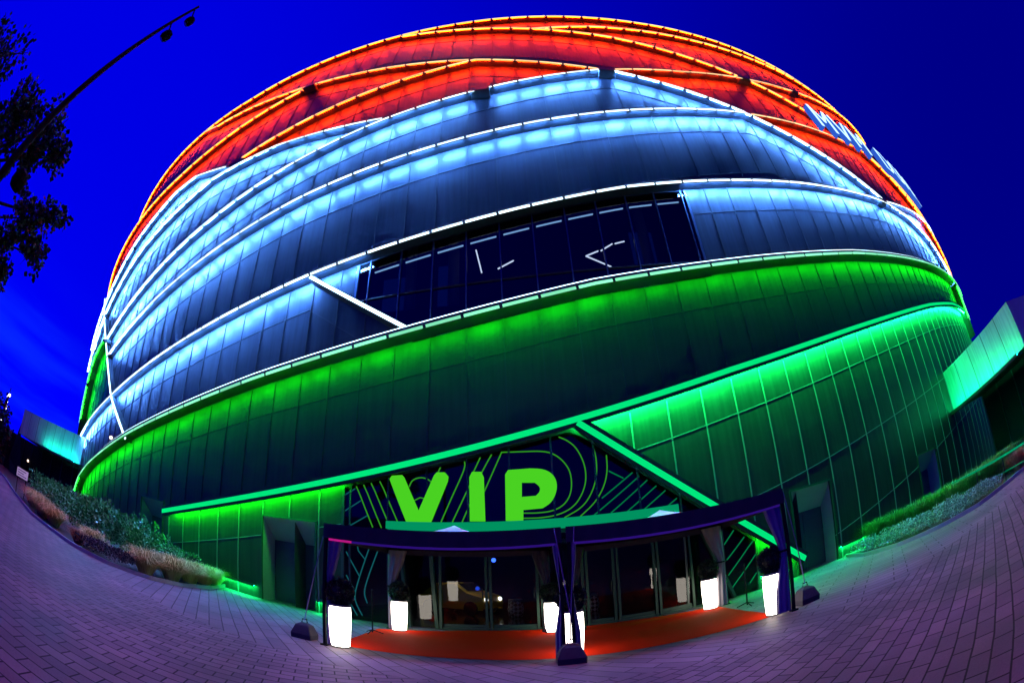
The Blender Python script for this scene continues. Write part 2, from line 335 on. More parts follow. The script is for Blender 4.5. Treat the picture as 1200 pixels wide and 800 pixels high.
def S(u, z, off=0.):
    u = np.asarray(u, float); z = np.asarray(z, float)
    tt = np.interp(u, LEN, np.arange(NN + 1)) / NN * 2 * PI - PI - PI / 2
    c, s = np.cos(tt), np.sin(tt)
    X = Q[0] * np.sign(c) * abs(c) ** (2 / Q[2]); Y = Q[1] * np.sign(s) * abs(s) ** (2 / Q[2])
    nx = np.sign(c) * abs(X / Q[0]) ** (Q[2] - 1) / Q[0]; ny = np.sign(s) * abs(Y / Q[1]) ** (Q[2] - 1) / Q[1]
    h = np.hypot(nx, ny) + 1e-12; nx = nx / h; ny = ny / h; zz = z / 36.
    b = np.interp(z, _zt, _bt) + (Q[15] * zz + Q[16] * zz ** 2) * c * c + Q[17] * zz * c + off
    X = X + nx * b; Y = Y + ny * b + Q[1]
    cr, sr = math.cos(Q[5]), math.sin(Q[5])
    return np.stack([X * cr - Y * sr + Q[3], X * sr + Y * cr + Q[4], np.broadcast_to(z, X.shape)], -1)
def P3(u, z, off=0.): return Vector([float(a) for a in S(u, z, off)])

RIBS = {  # (colour, continuous, points (u, z))
 'T0': ('orange', [(-58, 31), (-31, 31.3), (-18, 30.4), (-10, 31), (0, 31.8), (10, 32.1), (18, 33), (26, 33.2), (58, 33)]),
 'T1': ('orange', [(-6.1, 31.0), (0, 29.6), (7, 27.8), (15.1, 25.2)]),
 'T2': ('orange', [(2.3, 28.9), (6, 29.6), (12, 30.2), (18.3, 30.9), (26, 32), (33, 33)]),
 'T3': ('orange', [(6.1, 22.9), (10.4, 23.8), (15.1, 25.2), (19.7, 26.6), (24, 28.2), (30.5, 30.5), (38, 32.9)]),
 'T5': ('orange', [(15.1, 25.3), (18.8, 24.2), (24, 23), (28, 22.2), (36, 20.9), (44, 19.5)]),
 'T4': ('orange', [(-24, 30.6), (-21.6, 29.3), (-13.5, 27.3), (-.9, 24.6)]),
 'T7': ('orange', [(-48, 22.5), (-38, 23.4), (-32, 23.9), (-23, 24.4), (-18.5, 25.2), (-11, 26.8)]),
 'T6': ('orange', [(-14.4, 21.0), (-.9, 24.6), (5.9, 22.7)]),
 'R3o': ('orange', [(13, 20.4), (17.3, 21.2), (22.8, 22.1), (25.6, 22.6), (29.6, 21.3), (34, 19.6), (44, 16.6)]),
 'R6': ('white', [(-38, 14.2), (-32, 17.2), (-27.3, 20.0), (-22, 22.0), (-19.5, 22.1), (-15.4, 20.8)]),
 'R5': ('white', [(-38, 12.2), (-30.7, 15.6), (-24.5, 18.2), (-16.6, 20.4), (-11.5, 20.5), (-5.2, 19.9)]),
 'R4': ('white', [(-28.4, 12.5), (-18.2, 15.7), (-5, 19.8), (5.7, 22.8), (12.8, 20.4)]),
 'R3': ('white', [(-26.9, 11.0), (-8.6, 15.8), (2.6, 18.2), (12.8, 20.35), (22.8, 17.0)]),
 'R2': ('white', [(-36, 5.4), (-32.8, 6.1), (-23.7, 8.0), (-7.2, 11.75), (4.8, 14.2), (14, 15.6), (22.8, 16.8), (27, 16.9), (31, 16.4), (35, 14.8), (40, 12.5)]),
 'R2b': ('white', [(23.3, 16.95), (28.8, 18.2), (36, 19.9), (44, 21)]),
 'R1': ('green', [(-32.9, 1.2), (-30, 2.7), (-26.6, 3.7), (-19.2, 5.5), (-9, 7.7), (3, 10.05), (16, 11.9), (27, 13.2), (34, 13.9), (44, 14.6)]),
 'R0': ('fascia', [(-14.3, 2.15), (0, 5.3), (7, 6.8), (13.7, 8.1), (23.5, 9.9), (30, 10.9), (44, 12.4)]),
 'D1': ('soft', [(-7.2, 11.7), (-2.9, 9.05)]),
 'V': ('fascia', [(1.9, 5.65), (8.6, .45)]),
 'C': ('soft', [(-34.7, 18), (-28.4, 12.5), (-23.7, 8), (-19.6, 5.4)]),
 'L1': ('white', [(-34.2, 13.2), (-32.8, 14.3), (-31.2, 15.2)]),
 'L2': ('green', [(-34.9, 6), (-34.7, 7.4), (-34.3, 9), (-33.3, 10.6), (-31.5, 11.9), (-28.8, 12.5)]),
 'E1': ('green', [(36.0, 14.0), (36.9, 12.2), (37.4, 9.6)]),
}
def rz(k, u): p = RIBS[k][1]; return float(np.interp(u, [a for a, b in p], [b for a, b in p]))
def span(k): p = RIBS[k][1]; return p[0][0], p[-1][0]
UMAX = 60.
SKIN = ['T0', 'T1', 'T2', 'T3', 'T5', 'T4', 'T7', 'T6', 'R3o', 'R6', 'R5', 'R4', 'R3', 'R2', 'R2b', 'R1', 'R0', 'D1', 'V']
GL_UP = (-5.3, 7.4)                      # gallery glazing under rib R2
GL_LO = (-5.1, 7.15)                     # entrance glazing
NICHES = [(-8.4, -6.1, 3.0), (8.7, 10.6, 2.85), (-17.4, -15.0, 2.75), (16.8, 18.9, 2.55)]
arena = thing('arena', 'huge oval arena wrapped in metal bands with glowing orange, white and green ribs', 'arena', (float(S(0, 0)[0]), float(S(0, 0)[1]), 0))
ORG = arena.location.copy()
bpy.context.view_layer.update()
INV = Matrix.Translation(-ORG)
def part(o):
    o.data.transform(INV); o.data.update() if hasattr(o.data, 'update') else None
    o.parent = arena; return o
def subpart(o, p):
    o.data.transform(INV); o.parent = p; return o

bands = {}
def band(key):
    if key not in bands: bands[key] = MB()
    return bands[key]
seamsB = {}
DU = .3
seg_of = {}; last_col = {}
us = np.round(np.arange(-UMAX, UMAX - 1e-6, DU), 4)
for u in us:
    ul, ur, um = u, u + DU, u + DU / 2
    act = [k for k in SKIN if span(k)[0] <= um <= span(k)[1]]
    if 'T0' not in act: act.append('T0')
    act.sort(key=lambda k: -rz(k, um))
    zl = [rz(k, ul) for k in act] + [0.]; zr = [rz(k, ur) for k in act] + [0.]
    for i, k in enumerate(act):
        a0, a1 = zl[i], zr[i]; b0, b1 = min(zl[i + 1], a0), min(zr[i + 1], a1)
        key = k
        if k == 'R2' and GL_UP[0] <= um <= GL_UP[1] : key = 'G_up'
        if k in ('R0', 'V') and GL_LO[0] <= um <= GL_LO[1] and not (k == 'R0' and um > 1.9): key = 'G_lo'
        if i == len(act) - 1 or act[i + 1] is None: pass
        if b0 == 0. and b1 == 0. and key != 'G_lo':
            for (n0, n1, nz) in NICHES:
                if n0 <= um <= n1: b0 = b1 = min(nz, a0, a1)
        h = max(a0 - b0, a1 - b1)
        if h < .01: continue
        n = max(1, int(math.ceil(h / (.7))))
        t = np.linspace(0, 1, n + 1)
        zL = a0 + (b0 - a0) * t; zR = a1 + (b1 - a1) * t
        PL = S(np.full(n + 1, ul), zL); PR = S(np.full(n + 1, ur), zR)
        if last_col.get(key, -999) < um - DU * 1.5: seg_of[key] = seg_of.get(key, 0) + 1
        last_col[key] = um
        if key[0] != 'G': key = key + '#%d' % seg_of[key]
        B = band(key)
        uvs = [[(ur, a1 - z2), (ul, a0 - z1)] for z1, z2 in zip(zL, zR)]
        B.grid([[PR[j], PL[j]] for j in range(n + 1)], uvs)
        # standing seams every 1.2 m and one cross joint below the rib
        if key[0] != 'G':
            sb = seamsB.setdefault(key, MB())
            if abs((ul / 1.2) - round(ul / 1.2)) < .01 and a0 - b0 > .12:
                w = .021
                fr = []
                for z in np.linspace(a0, b0, n + 1):
                    p = P3(ul, z); e = (P3(ul, z, .1) - p).normalized(); tt = (P3(ul + .1, z) - p).normalized(); fr.append((p, e, tt))
                sb.sweep(fr, [(-.005, -w), (.028, -w), (.028, w), (-.005, w)])
            for dz in (1.15, 3.9, 6.6):
                if min(a0 - b0, a1 - b1) > dz + .1:
                    fr = []
                    for uu, aa in ((ul, a0), (ur, a1)):
                        p = P3(uu, aa - dz); e = (P3(uu, aa - dz, .1) - p).normalized(); fr.append((p, e, Vector((0, 0, 1))))
                    sb.sweep(fr, [(-.005, -.014), (.02, -.014), (.02, .014), (-.005, .014)], cap=False)
# rear of the building, coarse
rb = MB()
L0 = LEN[-1]
uu = np.concatenate([np.linspace(UMAX, L0, 40), np.linspace(-L0, -UMAX, 40)[1:]])
P = [[S(u, z) for u in uu] for z in np.linspace(32.5, 0, 20)]
rb.grid(P, [[(u, -z) for u in uu] for z in np.linspace(32.5, 0, 20)])
part(rb.build('rear_cladding', MT['panel'], smooth=True))
# roof: the skin rolls back behind the rim and rises slightly to the middle
rf = MB(); us2 = np.linspace(-L0, L0, 241)
def zrim(u): return rz('T0', u) if abs(u) < 58 else 32.
cen = Vector((float(S(0, 0)[0]) + 2, float(S(0, 0)[1]) + Q[1], 0))
rows = []
for k, (f, dz) in enumerate([(0, 0), (.02, .45), (.06, .9), (.15, 1.5), (.4, 2.2), (1., 2.6)]):
    row = []
    for u in us2:
        p = P3(u, zrim(u)); row.append(Vector((p.x + (cen.x - p.x) * f, p.y + (cen.y - p.y) * f, p.z + dz)))
    rows.append(row)
rf.grid(rows); part(rf.build('roof', MT['roof'], smooth=True))

names = {}
for k, B in bands.items():
    if k[0] == 'G': continue
    low = k.split('#')[0] in ('R0', 'V', 'R1')
    join_mb(B, seamsB.get(k, MB()))
    part(B.build('cladding_band', MT['panel_low' if low else 'panel'], smooth=True, mat2=MT['seam_low' if (low and k[:2] != 'R1') else 'seam']))

# ---- ribs with their light strips
def frames(k, u0, u1, step=.3, cont=None):
    us_ = list(np.arange(u0, u1, step)) + [u1]
    p_ = RIBS[k][1]
    brk = [a for a, b in p_ if u0 < a < u1]
    us_ = sorted(set([round(float(x), 3) for x in us_ + brk]))
    fr = []
    for u in us_:
        z = rz(k, u); p = P3(u, z)
        a, b = max(u - .05, span(k)[0]), min(u + .05, span(k)[1])
        t = (P3(b, rz(k, b)) - P3(a, rz(k, a))).normalized()
        n = (P3(u, z, 1.) - p).normalized()
        w = t.cross(n).normalized()      # up the skin, square to the rib
        if w.z < 0: w = -w
        fr.append((p, n, w))
    return fr
def steep(k):
    return k in ('C', 'E1')
for k, (colr, pts) in RIBS.items():
    u0, u1 = span(k)
    body = MB()
    if colr == 'fascia':
        F_ = frames(k, u0, u1)
        body.sweep(F_, [(-.02, .34), (.52, .34), (.52, .22), (-.02, .22)])
        body.sweep(F_, [(.42, -.06), (.488, -.06), (.488, .215), (.42, .215)])
        o = part(body.build('light_rib', MT['rib'], smooth=False))
        pl = MB(); pl.sweep(F_, [(.49, .215), (.525, .215), (.525, .045), (.49, .045)]); subpart(pl.build('light_strip', MT['green_soft']), o)
        for a_, b_, mt_ in (((u0, -5.2, 'green_tube'), (2.0, u1, 'teal_tube')) if k == 'R0' else ((7.2, u1, 'green_tube'),)):
            tb = MB(); tb.sweep(frames(k, a_, b_), [(.30, .15), (.36, .15), (.36, .10), (.30, .10)]); subpart(tb.build('wash_strip', MT[mt_]), o)
        continue
    F_ = frames(k, u0, u1)
    if colr == 'soft':
        body.sweep(F_, [(-.02, .10), (.42, .10), (.42, -.10), (-.02, -.10)])
        o = part(body.build('light_rib', MT['rib']))
        tb = MB(); tb.sweep(F_, [(.43, .05), (.46, .05), (.46, -.07), (.43, -.07)]); subpart(tb.build('light_strip', MT['white_soft']), o)
        continue
    dx = {'white': .04, 'green': .22, 'orange': 0.}[colr]
    body.sweep(F_, [(-.02, .17), (.475 + dx, .17), (.475 + dx, .05), (-.02, .05)])
    body.sweep(F_, [(.435 + dx, .055), (.47 + dx, .055), (.47 + dx, -.08), (.435 + dx, -.08)])
    o = part(body.build('light_rib', MT['rib']))
    tb = MB(); wb = MB(); wbs = [wb]
    ks = np.arange(math.ceil(u0 / 1.2 - .5), math.floor(u1 / 1.2 + .5))
    for kk in ks:
        a, b = max(kk * 1.2 + .05, u0), min(kk * 1.2 + 1.15, u1)
        if b - a < .25: continue
        tb.sweep(frames(k, a, b, .53), [(.473 + dx, .02), (.515 + dx, .02), (.515 + dx, -.07), (.473 + dx, -.07)])
        if k == 'R2' and GL_UP[0] < (a + b) / 2 < GL_UP[1]:
            if wb.f: wb = MB(); wbs.append(wb)
            continue
        wb.sweep(frames(k, a + .06, b - .06, .5), [(.43 + dx, -.045), (.387 + dx, .035)], closed=False)
    ls = subpart(tb.build('light_strip', MT[colr + '_vis']), o)
    for wb in wbs:
        if wb.f: subpart(wb.build('wash_strip', MT[colr]), o)
    if k == 'R1':
        tb = MB(); tb.sweep(F_, [(.60, .24), (.64, .24), (.64, .175), (.60, .175)]); subpart(tb.build('edge_line', MT['white_soft']), o)
# junction boxes where ribs meet
for (u, z) in [(5.75, 22.75), (15.1, 25.25), (22.8, 16.9), (-11.4, 26.7), (20.6, 26.95), (-28.4, 12.5), (-.6, 21.05)]:
    jb = MB(); p = P3(u, z, .3); n = (P3(u, z, 1.) - P3(u, z)).normalized(); t = Vector((-n.y, n.x, 0)).normalized()
    Rm = Matrix((t, n, t.cross(n))).transposed(); jb.box(p, (.45, .27, .16), Rm); part(jb.build('junction_box', MT['rib_dark'], bevel=.03))

# ---- gallery glazing
gb = bands['G_up'].build('gallery_glazing', MT['glass_up'], smooth=True); gb = part(gb)
fm = MB()
for uu_ in [GL_UP[0], GL_UP[1]] + [k * 1.2 for k in range(-4, 7)]:
    zt = rz('R2', uu_) - .02
    zb = max(rz('D1', uu_) if span('D1')[0] <= uu_ <= span('D1')[1] else 0, rz('R1', uu_)) + .1
    if zt - zb < .2: continue
    fr = []
    for z in np.linspace(zt, zb, 8):
        p = P3(uu_, z); n = (P3(uu_, z, 1.) - p).normalized(); fr.append((p, n, Vector((-n.y, n.x, 0)).normalized()))
    wd = .05 if uu_ in GL_UP else .022
    fm.sweep(fr, [(-.08, -wd), (.07, -wd), (.07, wd), (-.08, wd)])
subpart(fm.build('mullion', MT['mullion_up']), gb)
fm = MB(); fr = []
for u in np.arange(GL_UP[0] + .1, GL_UP[1] + .05, .5):
    z = 10.9 + u * .05; p = P3(u, z); fr.append((p, (P3(u, z, 1.) - p).normalized(), Vector((0, 0, 1))))
fm.sweep(fr, [(-.06, -.03), (.05, -.03), (.05, .03), (-.06, .03)]); subpart(fm.build('transom', MT['rib']), gb)
# second dashed strip just under the rib, in front of the glass
tb = MB()
for kk in range(-4, 6):
    us_ = np.linspace(kk * 1.2 + .13, kk * 1.2 + 1.07, 3)
    if us_[-1] > GL_UP[1] - .3: continue
    fr = []
    for u in us_:
        z = rz('R2', u) - .42; p = P3(u, z, -.1); fr.append((p, (P3(u, z, 1.) - P3(u, z)).normalized(), Vector((0, 0, 1))))
    tb.sweep(fr, [(-.05, -.02), (0, -.02), (0, .02), (-.05, .02)])
subpart(tb.build('light_strip', MT['gallery_strip']), gb)
# gallery room behind the glass: floor slab, back wall, columns
def ribbon(z0f, z1f, off0, off1, u0, u1, st=1.):
    m = MB(); row0 = []; row1 = []
    for u in np.arange(u0, u1 + .01, st): row0.append(S(u, z0f, off0)); row1.append(S(u, z1f, off1))
    m.grid([row0, row1]); return m
part(ribbon(10.2, 10.2, -.15, -7, -14, 20).build('gallery_floor', MT['dark_room']))
part(ribbon(8, 17.5, -7, -7, -14, 20).build('gallery_back_wall', MT['dark_room']))
part(ribbon(17.4, 17.5, -.15, -7.1, -14, 20).build('gallery_ceiling', MT['dark_room']))
part(ribbon(8.2, 8.2, -.15, -7, -14, 20).build('gallery_lower_floor', MT['dark_room']))
for u in (-3.6, -1.9, 5.6):
    c = MB(); c.tube([P3(u, 8.2, -1.3), P3(u, 15, -1.3)], .22, 12); part(c.build('gallery_column', MT['concrete'], smooth=True))
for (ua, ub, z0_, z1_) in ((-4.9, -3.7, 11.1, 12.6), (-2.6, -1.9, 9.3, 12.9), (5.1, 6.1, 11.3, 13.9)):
    part(ribbon(z0_, z1_, -1.6, -1.6, ua, ub, (ub - ua) / 2).build('glow_curtain', MT['curtain']))
bars = DATA['bars']
for seg in ([bars[0]], [bars[1]], [bars[2], bars[3], bars[4], bars[5]]):
    m = MB()
    for a, b in seg: m.tube([P3(a[0], a[1], -1.0), P3(b[0], b[1], -1.0)], .028, 6)
    part(m.build('interior_light_bar', MT['white_lamp']))

# ---- entrance: glazing, VIP graphic, beam, doors
eg = part(bands['G_lo'].build('entrance_glazing', MT['glass'], smooth=True))
for k in range(-4, 6):
    u = k * 1.2 + (-.06 if k == -4 else 0)
    zt = rz('R0', u) if u < 1.9 else rz('V', u)
    lo = 3.15 if -3.4 < u < 4.7 else .0
    if zt - lo < .2: continue
    fr = []; fm = MB()
    for z in np.linspace(zt, lo, 6):
        p = P3(u, z); n = (P3(u, z, 1.) - p).normalized(); fr.append((p, n, Vector((-n.y, n.x, 0)).normalized()))
    fm.sweep(fr, [(-.06, -.03), (.035, -.03), (.035, .03), (-.06, .03)])
    subpart(fm.build('mullion', MT['frame']), eg)
for uu_ in GL_LO:
    zt = rz('R0', uu_) if uu_ < 1.9 else rz('V', uu_)
    fr = []; fm = MB()
    for z in np.linspace(zt, 0.02, 6):
        p = P3(uu_, z); n = (P3(uu_, z, 1.) - p).normalized(); fr.append((p, n, Vector((-n.y, n.x, 0)).normalized()))
    fm.sweep(fr, [(-.06, -.05), (.05, -.05), (.05, .05), (-.06, .05)])
    subpart(fm.build('mullion', MT['frame']), eg)
def chaikin(pl, it=3):
    pl = [np.array(p, float) for p in pl]
    for _ in range(it):
        out = [pl[0]]
        for a, b in zip(pl[:-1], pl[1:]): out += [a * .75 + b * .25, a * .25 + b * .75]
        pl = out + [pl[-1]]
    return pl
DATA['Pp'] = DATA['Pp'][:2] + [list(p) for p in chaikin(DATA['Pp'][2:9])] + DATA['Pp'][9:]
DATA['Ph'] = DATA['Ph'][:1] + [list(p) for p in chaikin(DATA['Ph'][1:5])] + DATA['Ph'][5:]
def fill_poly(name, outer, hole, off, thick, mat):
    bm = bmesh.new()
    def ring(pts, o_):
        vs = []
        for i in range(len(pts)):
            a, b = np.array(pts[i]), np.array(pts[(i + 1) % len(pts)]); n = max(1, int(np.hypot(*(b - a)) / .25))
            for j in range(n):
                q = a + (b - a) * j / n; vs.append(bm.verts.new(P3(q[0], q[1], o_)))
        es = [bm.edges.new((vs[i], vs[(i + 1) % len(vs)])) for i in range(len(vs))]
        return es
    es = ring(outer, off)
    if hole: es += ring(hole, off)
    r = bmesh.ops.triangle_fill(bm, use_beauty=True, edges=es)
    fs = [g for g in r['geom'] if isinstance(g, bmesh.types.BMFace)]
    ext = bmesh.ops.extrude_face_region(bm, geom=fs)
    nrm = (P3(0, 4, 1) - P3(0, 4)).normalized()
    bmesh.ops.translate(bm, verts=[v for v in ext['geom'] if isinstance(v, bmesh.types.BMVert)], vec=nrm * thick)
    bmesh.ops.recalc_face_normals(bm, faces=bm.faces)
    me = bpy.data.meshes.new(name); bm.to_mesh(me); bm.free()
    return link(name, me, mat)
for key, hole in (('Vp', None), ('Ip', None), ('Pp', 'Ph')):
    part(fill_poly('sign_letter', DATA[key], DATA[hole] if hole else None, .03, .03, MT['sign_green']))
for cc, mname in (('g', 'line_green'), ('t', 'line_teal'), ('b', 'line_blue')):
    for c2, pl in DATA['lines']:
        if c2 != cc: continue
        if len(pl) > 3: pl = chaikin(pl)
        pts = []; m = MB()
        for i in range(len(pl) - 1):
            a, b = np.array(pl[i]), np.array(pl[i + 1]); n = max(1, int(np.hypot(*(b - a)) / .3))
            for j in range(n): pts.append(a + (b - a) * j / n)
        pts.append(np.array(pl[-1])); fr = []
        for i, q_ in enumerate(pts):
            zmax = rz('R0', q_[0]) if q_[0] < 1.9 else rz('V', q_[0])
            q2 = (q_[0], min(q_[1], zmax - .05))
            p = P3(q2[0], q2[1]); n = (P3(q2[0], q2[1], 1.) - p).normalized()
            a = pts[max(i - 1, 0)]; b = pts[min(i + 1, len(pts) - 1)]
            t = (P3(*b) - P3(*a)).normalized(); fr.append((p, n, t.cross(n).normalized()))
        m.sweep(fr, [(.015, -.017), (.03, -.017), (.03, .017), (.015, .017)])
        part(m.build('graphic_line', MT[mname]))
# beam over the doors
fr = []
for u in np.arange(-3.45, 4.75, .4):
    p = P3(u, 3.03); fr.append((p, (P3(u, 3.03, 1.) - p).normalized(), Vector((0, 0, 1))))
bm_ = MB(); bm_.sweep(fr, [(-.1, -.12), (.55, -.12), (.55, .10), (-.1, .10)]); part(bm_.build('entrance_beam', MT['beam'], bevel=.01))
# slanted side frames and dark returns of the portal
for (ua, za, ub, zb, mt) in ((-3.25, 2.9, -2.95, .0, 'frame_green'), (5.35, 2.2, 6.25, .02, 'frame_green'), (-2.32, 2.9, -2.15, .0, 'frame_green')):
    fr = []
    for t in np.linspace(0, 1, 5):
        u, z = ua + (ub - ua) * t, za + (zb - za) * t; p = P3(u, z); n = (P3(u, z, 1.) - p).normalized(); fr.append((p, n, Vector((-n.y, n.x, 0)).normalized()))
    m = MB(); m.sweep(fr, [(-.05, -.05), (.14, -.05), (.14, .05), (-.05, .05)]); part(m.build('portal_frame', MT[mt]))
# door leaves
du = [-2.1, -.7, .68, 1.9, 2.75, 3.9, 5.0]
for i in range(len(du) - 1):
    a, b = du[i] + .03, du[i + 1] - .03
    m = MB()
    for (u, h, z) in ((a + .03, 1.42, 1.45), (b - .03, 1.42, 1.45)):
        p = P3(u, z, .03); n = (P3(u, z, 1.) - P3(u, z)).normalized(); t = Vector((-n.y, n.x, 0)).normalized(); Rm = Matrix((t, n, Vector((0, 0, 1)))).transposed()
        m.box(p, (.035, .03, h), Rm)
    um_ = (a + b) / 2
    for z, hh in ((.10, .07), (2.83, .05)):
        p = P3(um_, z, .03); n = (P3(um_, z, 1.) - P3(um_, z)).normalized(); t = Vector((-n.y, n.x, 0)).normalized(); Rm = Matrix((t, n, Vector((0, 0, 1)))).transposed()
        m.box(p, ((b - a) / 2 - .08, .028, hh), Rm)
    d = part(m.build('door', MT['frame_green']))
    h = MB(); h.tube([P3(b - .12, .95, .12), P3(b - .12, 1.25, .12)], .015, 8); subpart(h.build('handle', MT['rib']), d)
# threshold along the foot of the glass; its green glow is only colour
m = MB(); fr = []
for u in np.arange(-2.2, 5.6, .4):
    p = P3(u, .06); fr.append((p, (P3(u, .06, 1.) - p).normalized(), Vector((0, 0, 1))))
m.sweep(fr, [(.0, -.05), (.12, -.05), (.12, .0), (.0, .0)]); part(m.build('threshold', MT['frame_green']))
# foot of the walls: plinth lip with a hidden green strip
for (ua, ub) in ((-15, -8.45), (-6.05, -5.2), (7.2, 8.65), (10.65, 16.7)):
    fr = []
    for u in np.arange(ua, ub + .01, .3):
        p = P3(u, .42); fr.append((p, (P3(u, .42, 1.) - p).normalized(), Vector((0, 0, 1))))
    m = MB(); m.sweep(fr, [(-.01, .0), (.15, .0), (.15, .05), (-.01, .05)]); m.sweep(fr, [(.135, -.03), (.15, -.03), (.15, -.001), (.135, -.001)]); o = part(m.build('plinth_lip', MT['frame']))
    m = MB(); m.sweep(fr, [(.06, -.004), (.12, -.004)], closed=False); subpart(m.build('wash_strip', MT['plinth']), o)
# niches
for (n0, n1, nz) in NICHES:
    dep = -.75
    A0, A1 = S(n0, 0), S(n1, 0)
    def rowz(z, off, k=7): return [S(u, z, off) for u in np.linspace(n0, n1, k)]
    m = MB()
    m.grid([rowz(nz, 0.), rowz(nz - .75, dep)])                              # sloping head
    for u in (n0, n1): m.quad([S(u, 0, 0), S(u, nz, 0), S(u, nz - .75, dep), S(u, 0, dep)])
    o = part(m.build('door_niche', MT['reveal']))
    m = MB()
    for j in range(2):
        a = n0 + .03 + (n1 - n0 - .06) * j / 2 + .01; b = a + (n1 - n0 - .06) / 2 - .02
        m.grid([[S(u, nz - .76, dep + .02) for u in (a, b)], [S(u, .02, dep + .02) for u in (a, b)]])
    d = subpart(m.build('door', MT['door']), o)
    m = MB()
    for (u0_, u1_, z0_, z1_) in ((n0 - .04, n0 + .03, 0, nz), (n1 - .03, n1 + .04, 0, nz)):
        fr = [(P3((u0_ + u1_) / 2, z), (P3(n0, z, 1.) - P3(n0, z)).normalized(), (P3(u1_, z) - P3(u0_, z)).normalized()) for z in (z0_, z1_)]
        m.sweep(fr, [(-.02, -.03), (.04, -.03), (.04, .03), (-.02, .03)])
    fr = [(P3(u, nz), (P3(u, nz, 1.) - P3(u, nz)).normalized(), Vector((0, 0, 1))) for u in np.linspace(n0, n1, 6)]
    m.sweep(fr, [(-.02, -.02), (.04, -.02), (.04, .04), (-.02, .04)])
    subpart(m.build('frame', MT['frame_green']), o)
# lobby
lob = MB(); row = [[S(u, 0.012, off) for u in np.arange(-7, 9.1, 1.)] for off in (-.08, -13)]
lob.grid(row); part(lob.build('lobby_floor', MT['lobby_floor']))
lob = MB(); lob.grid([[S(u, 5.2, off) for u in np.arange(-7, 9.1, 1.)] for off in (-.08, -13)]); lob.grid([[S(u, z, -13) for u in np.arange(-7, 9.1, 1.)] for z in (0, 5.2)])
for u in (-7, 9): lob.quad([S(u, 0, -.08), S(u, 5.2, -.08), S(u, 5.2, -13), S(u, 0, -13)])
part(lob.build('lobby_wall', MT['dark_room']))
# ---- name letters standing out of the upper right of the facade
def stroke_letter(ch):
    W, Hh, t = 1., 1., .2
    L_ = {'M': [((0, 0), (0, 1)), ((0, 1), (.5, .35)), ((.5, .35), (1, 1)), ((1, 1), (1, 0))],
          'V': [((0, 1), (.5, 0)), ((.5, 0), (1, 1))],
          'D': [((0, 0), (0, 1)), ((0, 1), (.6, 1)), ((.6, 1), (1, .7)), ((1, .7), (1, .3)), ((1, .3), (.6, 0)), ((.6, 0), (0, 0))],
          'O': [((0, .25), (0, .75)), ((0, .75), (.3, 1)), ((.3, 1), (.7, 1)), ((.7, 1), (1, .75)), ((1, .75), (1, .25)), ((1, .25), (.7, 0)), ((.7, 0), (.3, 0)), ((.3, 0), (0, .25))],
          'E': [((0, 0), (0, 1)), ((0, 1), (1, 1)), ((0, .5), (.8, .5)), ((0, 0), (1, 0))]}
    return L_[ch]
for i, ch in enumerate('MVM DOME'):
    if ch == ' ': continue
    ub, zb, wd, hh = 19.5 + i * 2.1, 21.6, 1.5, 2.1
    m = MB(); face = MB()
    for (a, b) in stroke_letter(ch):
        A = P3(ub + a[0] * wd, zb + a[1] * hh, .8); B2 = P3(ub + b[0] * wd, zb + b[1] * hh, .8)
        n = (P3(ub, zb, 1.) - P3(ub, zb)).normalized(); t = (B2 - A).normalized(); w = t.cross(n).normalized()
        A2, B3 = A - t * .12, B2 + t * .12
        m.sweep([(A2, n, w), (B3, n, w)], [(-.25, -.14), (.18, -.14), (.18, .14), (-.25, .14)])
        face.sweep([(A2, n, w), (B3, n, w)], [(.185, -.14), (.20, -.14), (.20, .14), (.185, .14)])
    o = part(m.build('name_letter', MT['letter_side'])); subpart(face.build('lit_face', MT['letter']), o)
# ------------------------------------------------------------------ terrace wings either side
def wing(p0, p1, z0, z1, depth, label, away):
    p0, p1 = Vector((*p0, 0)), Vector((*p1, 0)); t = (p1 - p0).normalized(); n = Vector((-t.y, t.x, 0))
    if n.dot(away) < 0: n = -n
    w = thing('terrace_wing', label, 'terrace', p0)
    L = (p1 - p0).length
    def loc(a, b, z): return t * a + n * b + Vector((0, 0, z))
    m = MB(); nseg = max(2, int(L / 1.15))
    m.grid([[loc(L * i / nseg, 0, z1) for i in range(nseg + 1)], [loc(L * i / nseg, 0, z0) for i in range(nseg + 1)]],
           [[(L * i / nseg * 1.04, 0) for i in range(nseg + 1)], [(L * i / nseg * 1.04, 2) for i in range(nseg + 1)]])
    m.quad([loc(0, .25, z1), loc(L, .25, z1), loc(L, 0, z1), loc(0, 0, z1)])
    m.quad([loc(L, 0, z0), loc(L, depth, z0), loc(L, depth, z1), loc(L, 0, z1)])
    s = MB()
    for i in range(1, nseg): s.sweep([(loc(L * i / nseg, 0, z1), -n, t), (loc(L * i / nseg, 0, z0), -n, t)], [(0, -.015), (.012, -.015), (.012, .015), (0, .015)])
    join_mb(m, s); o = m.build('parapet', MT['parapet'], w, mat2=MT['rib_dark'])
    m = MB(); m.quad([loc(0, 0.01, z0), loc(L, 0.01, z0), loc(L, depth, z0), loc(0, depth, z0)]); m.build('soffit', MT['dark_room'], w)
    m = MB(); m.quad([loc(0, 3.4, 0), loc(L + 8, 3.4, 0), loc(L + 8, 3.4, z0), loc(0, 3.4, z0)]); gw = m.build('recessed_wall', MT['door_dark'], w)
    mm = MB()
    for i in range(int((L + 8) / 1.6)): mm.sweep([(loc(i * 1.6, 3.35, z0), -n, t), (loc(i * 1.6, 3.35, 0), -n, t)], [(0, -.03), (.06, -.03), (.06, .03), (0, .03)])
    mm.build('mullion', MT['frame'], gw)
    m = MB(); m.quad([loc(0, 9, 0), loc(L + 8, 9, 0), loc(L + 8, 9, z0), loc(0, 9, z0)]); m.build('inner_wall', MT['dark_room'], w)
    return w, loc, L
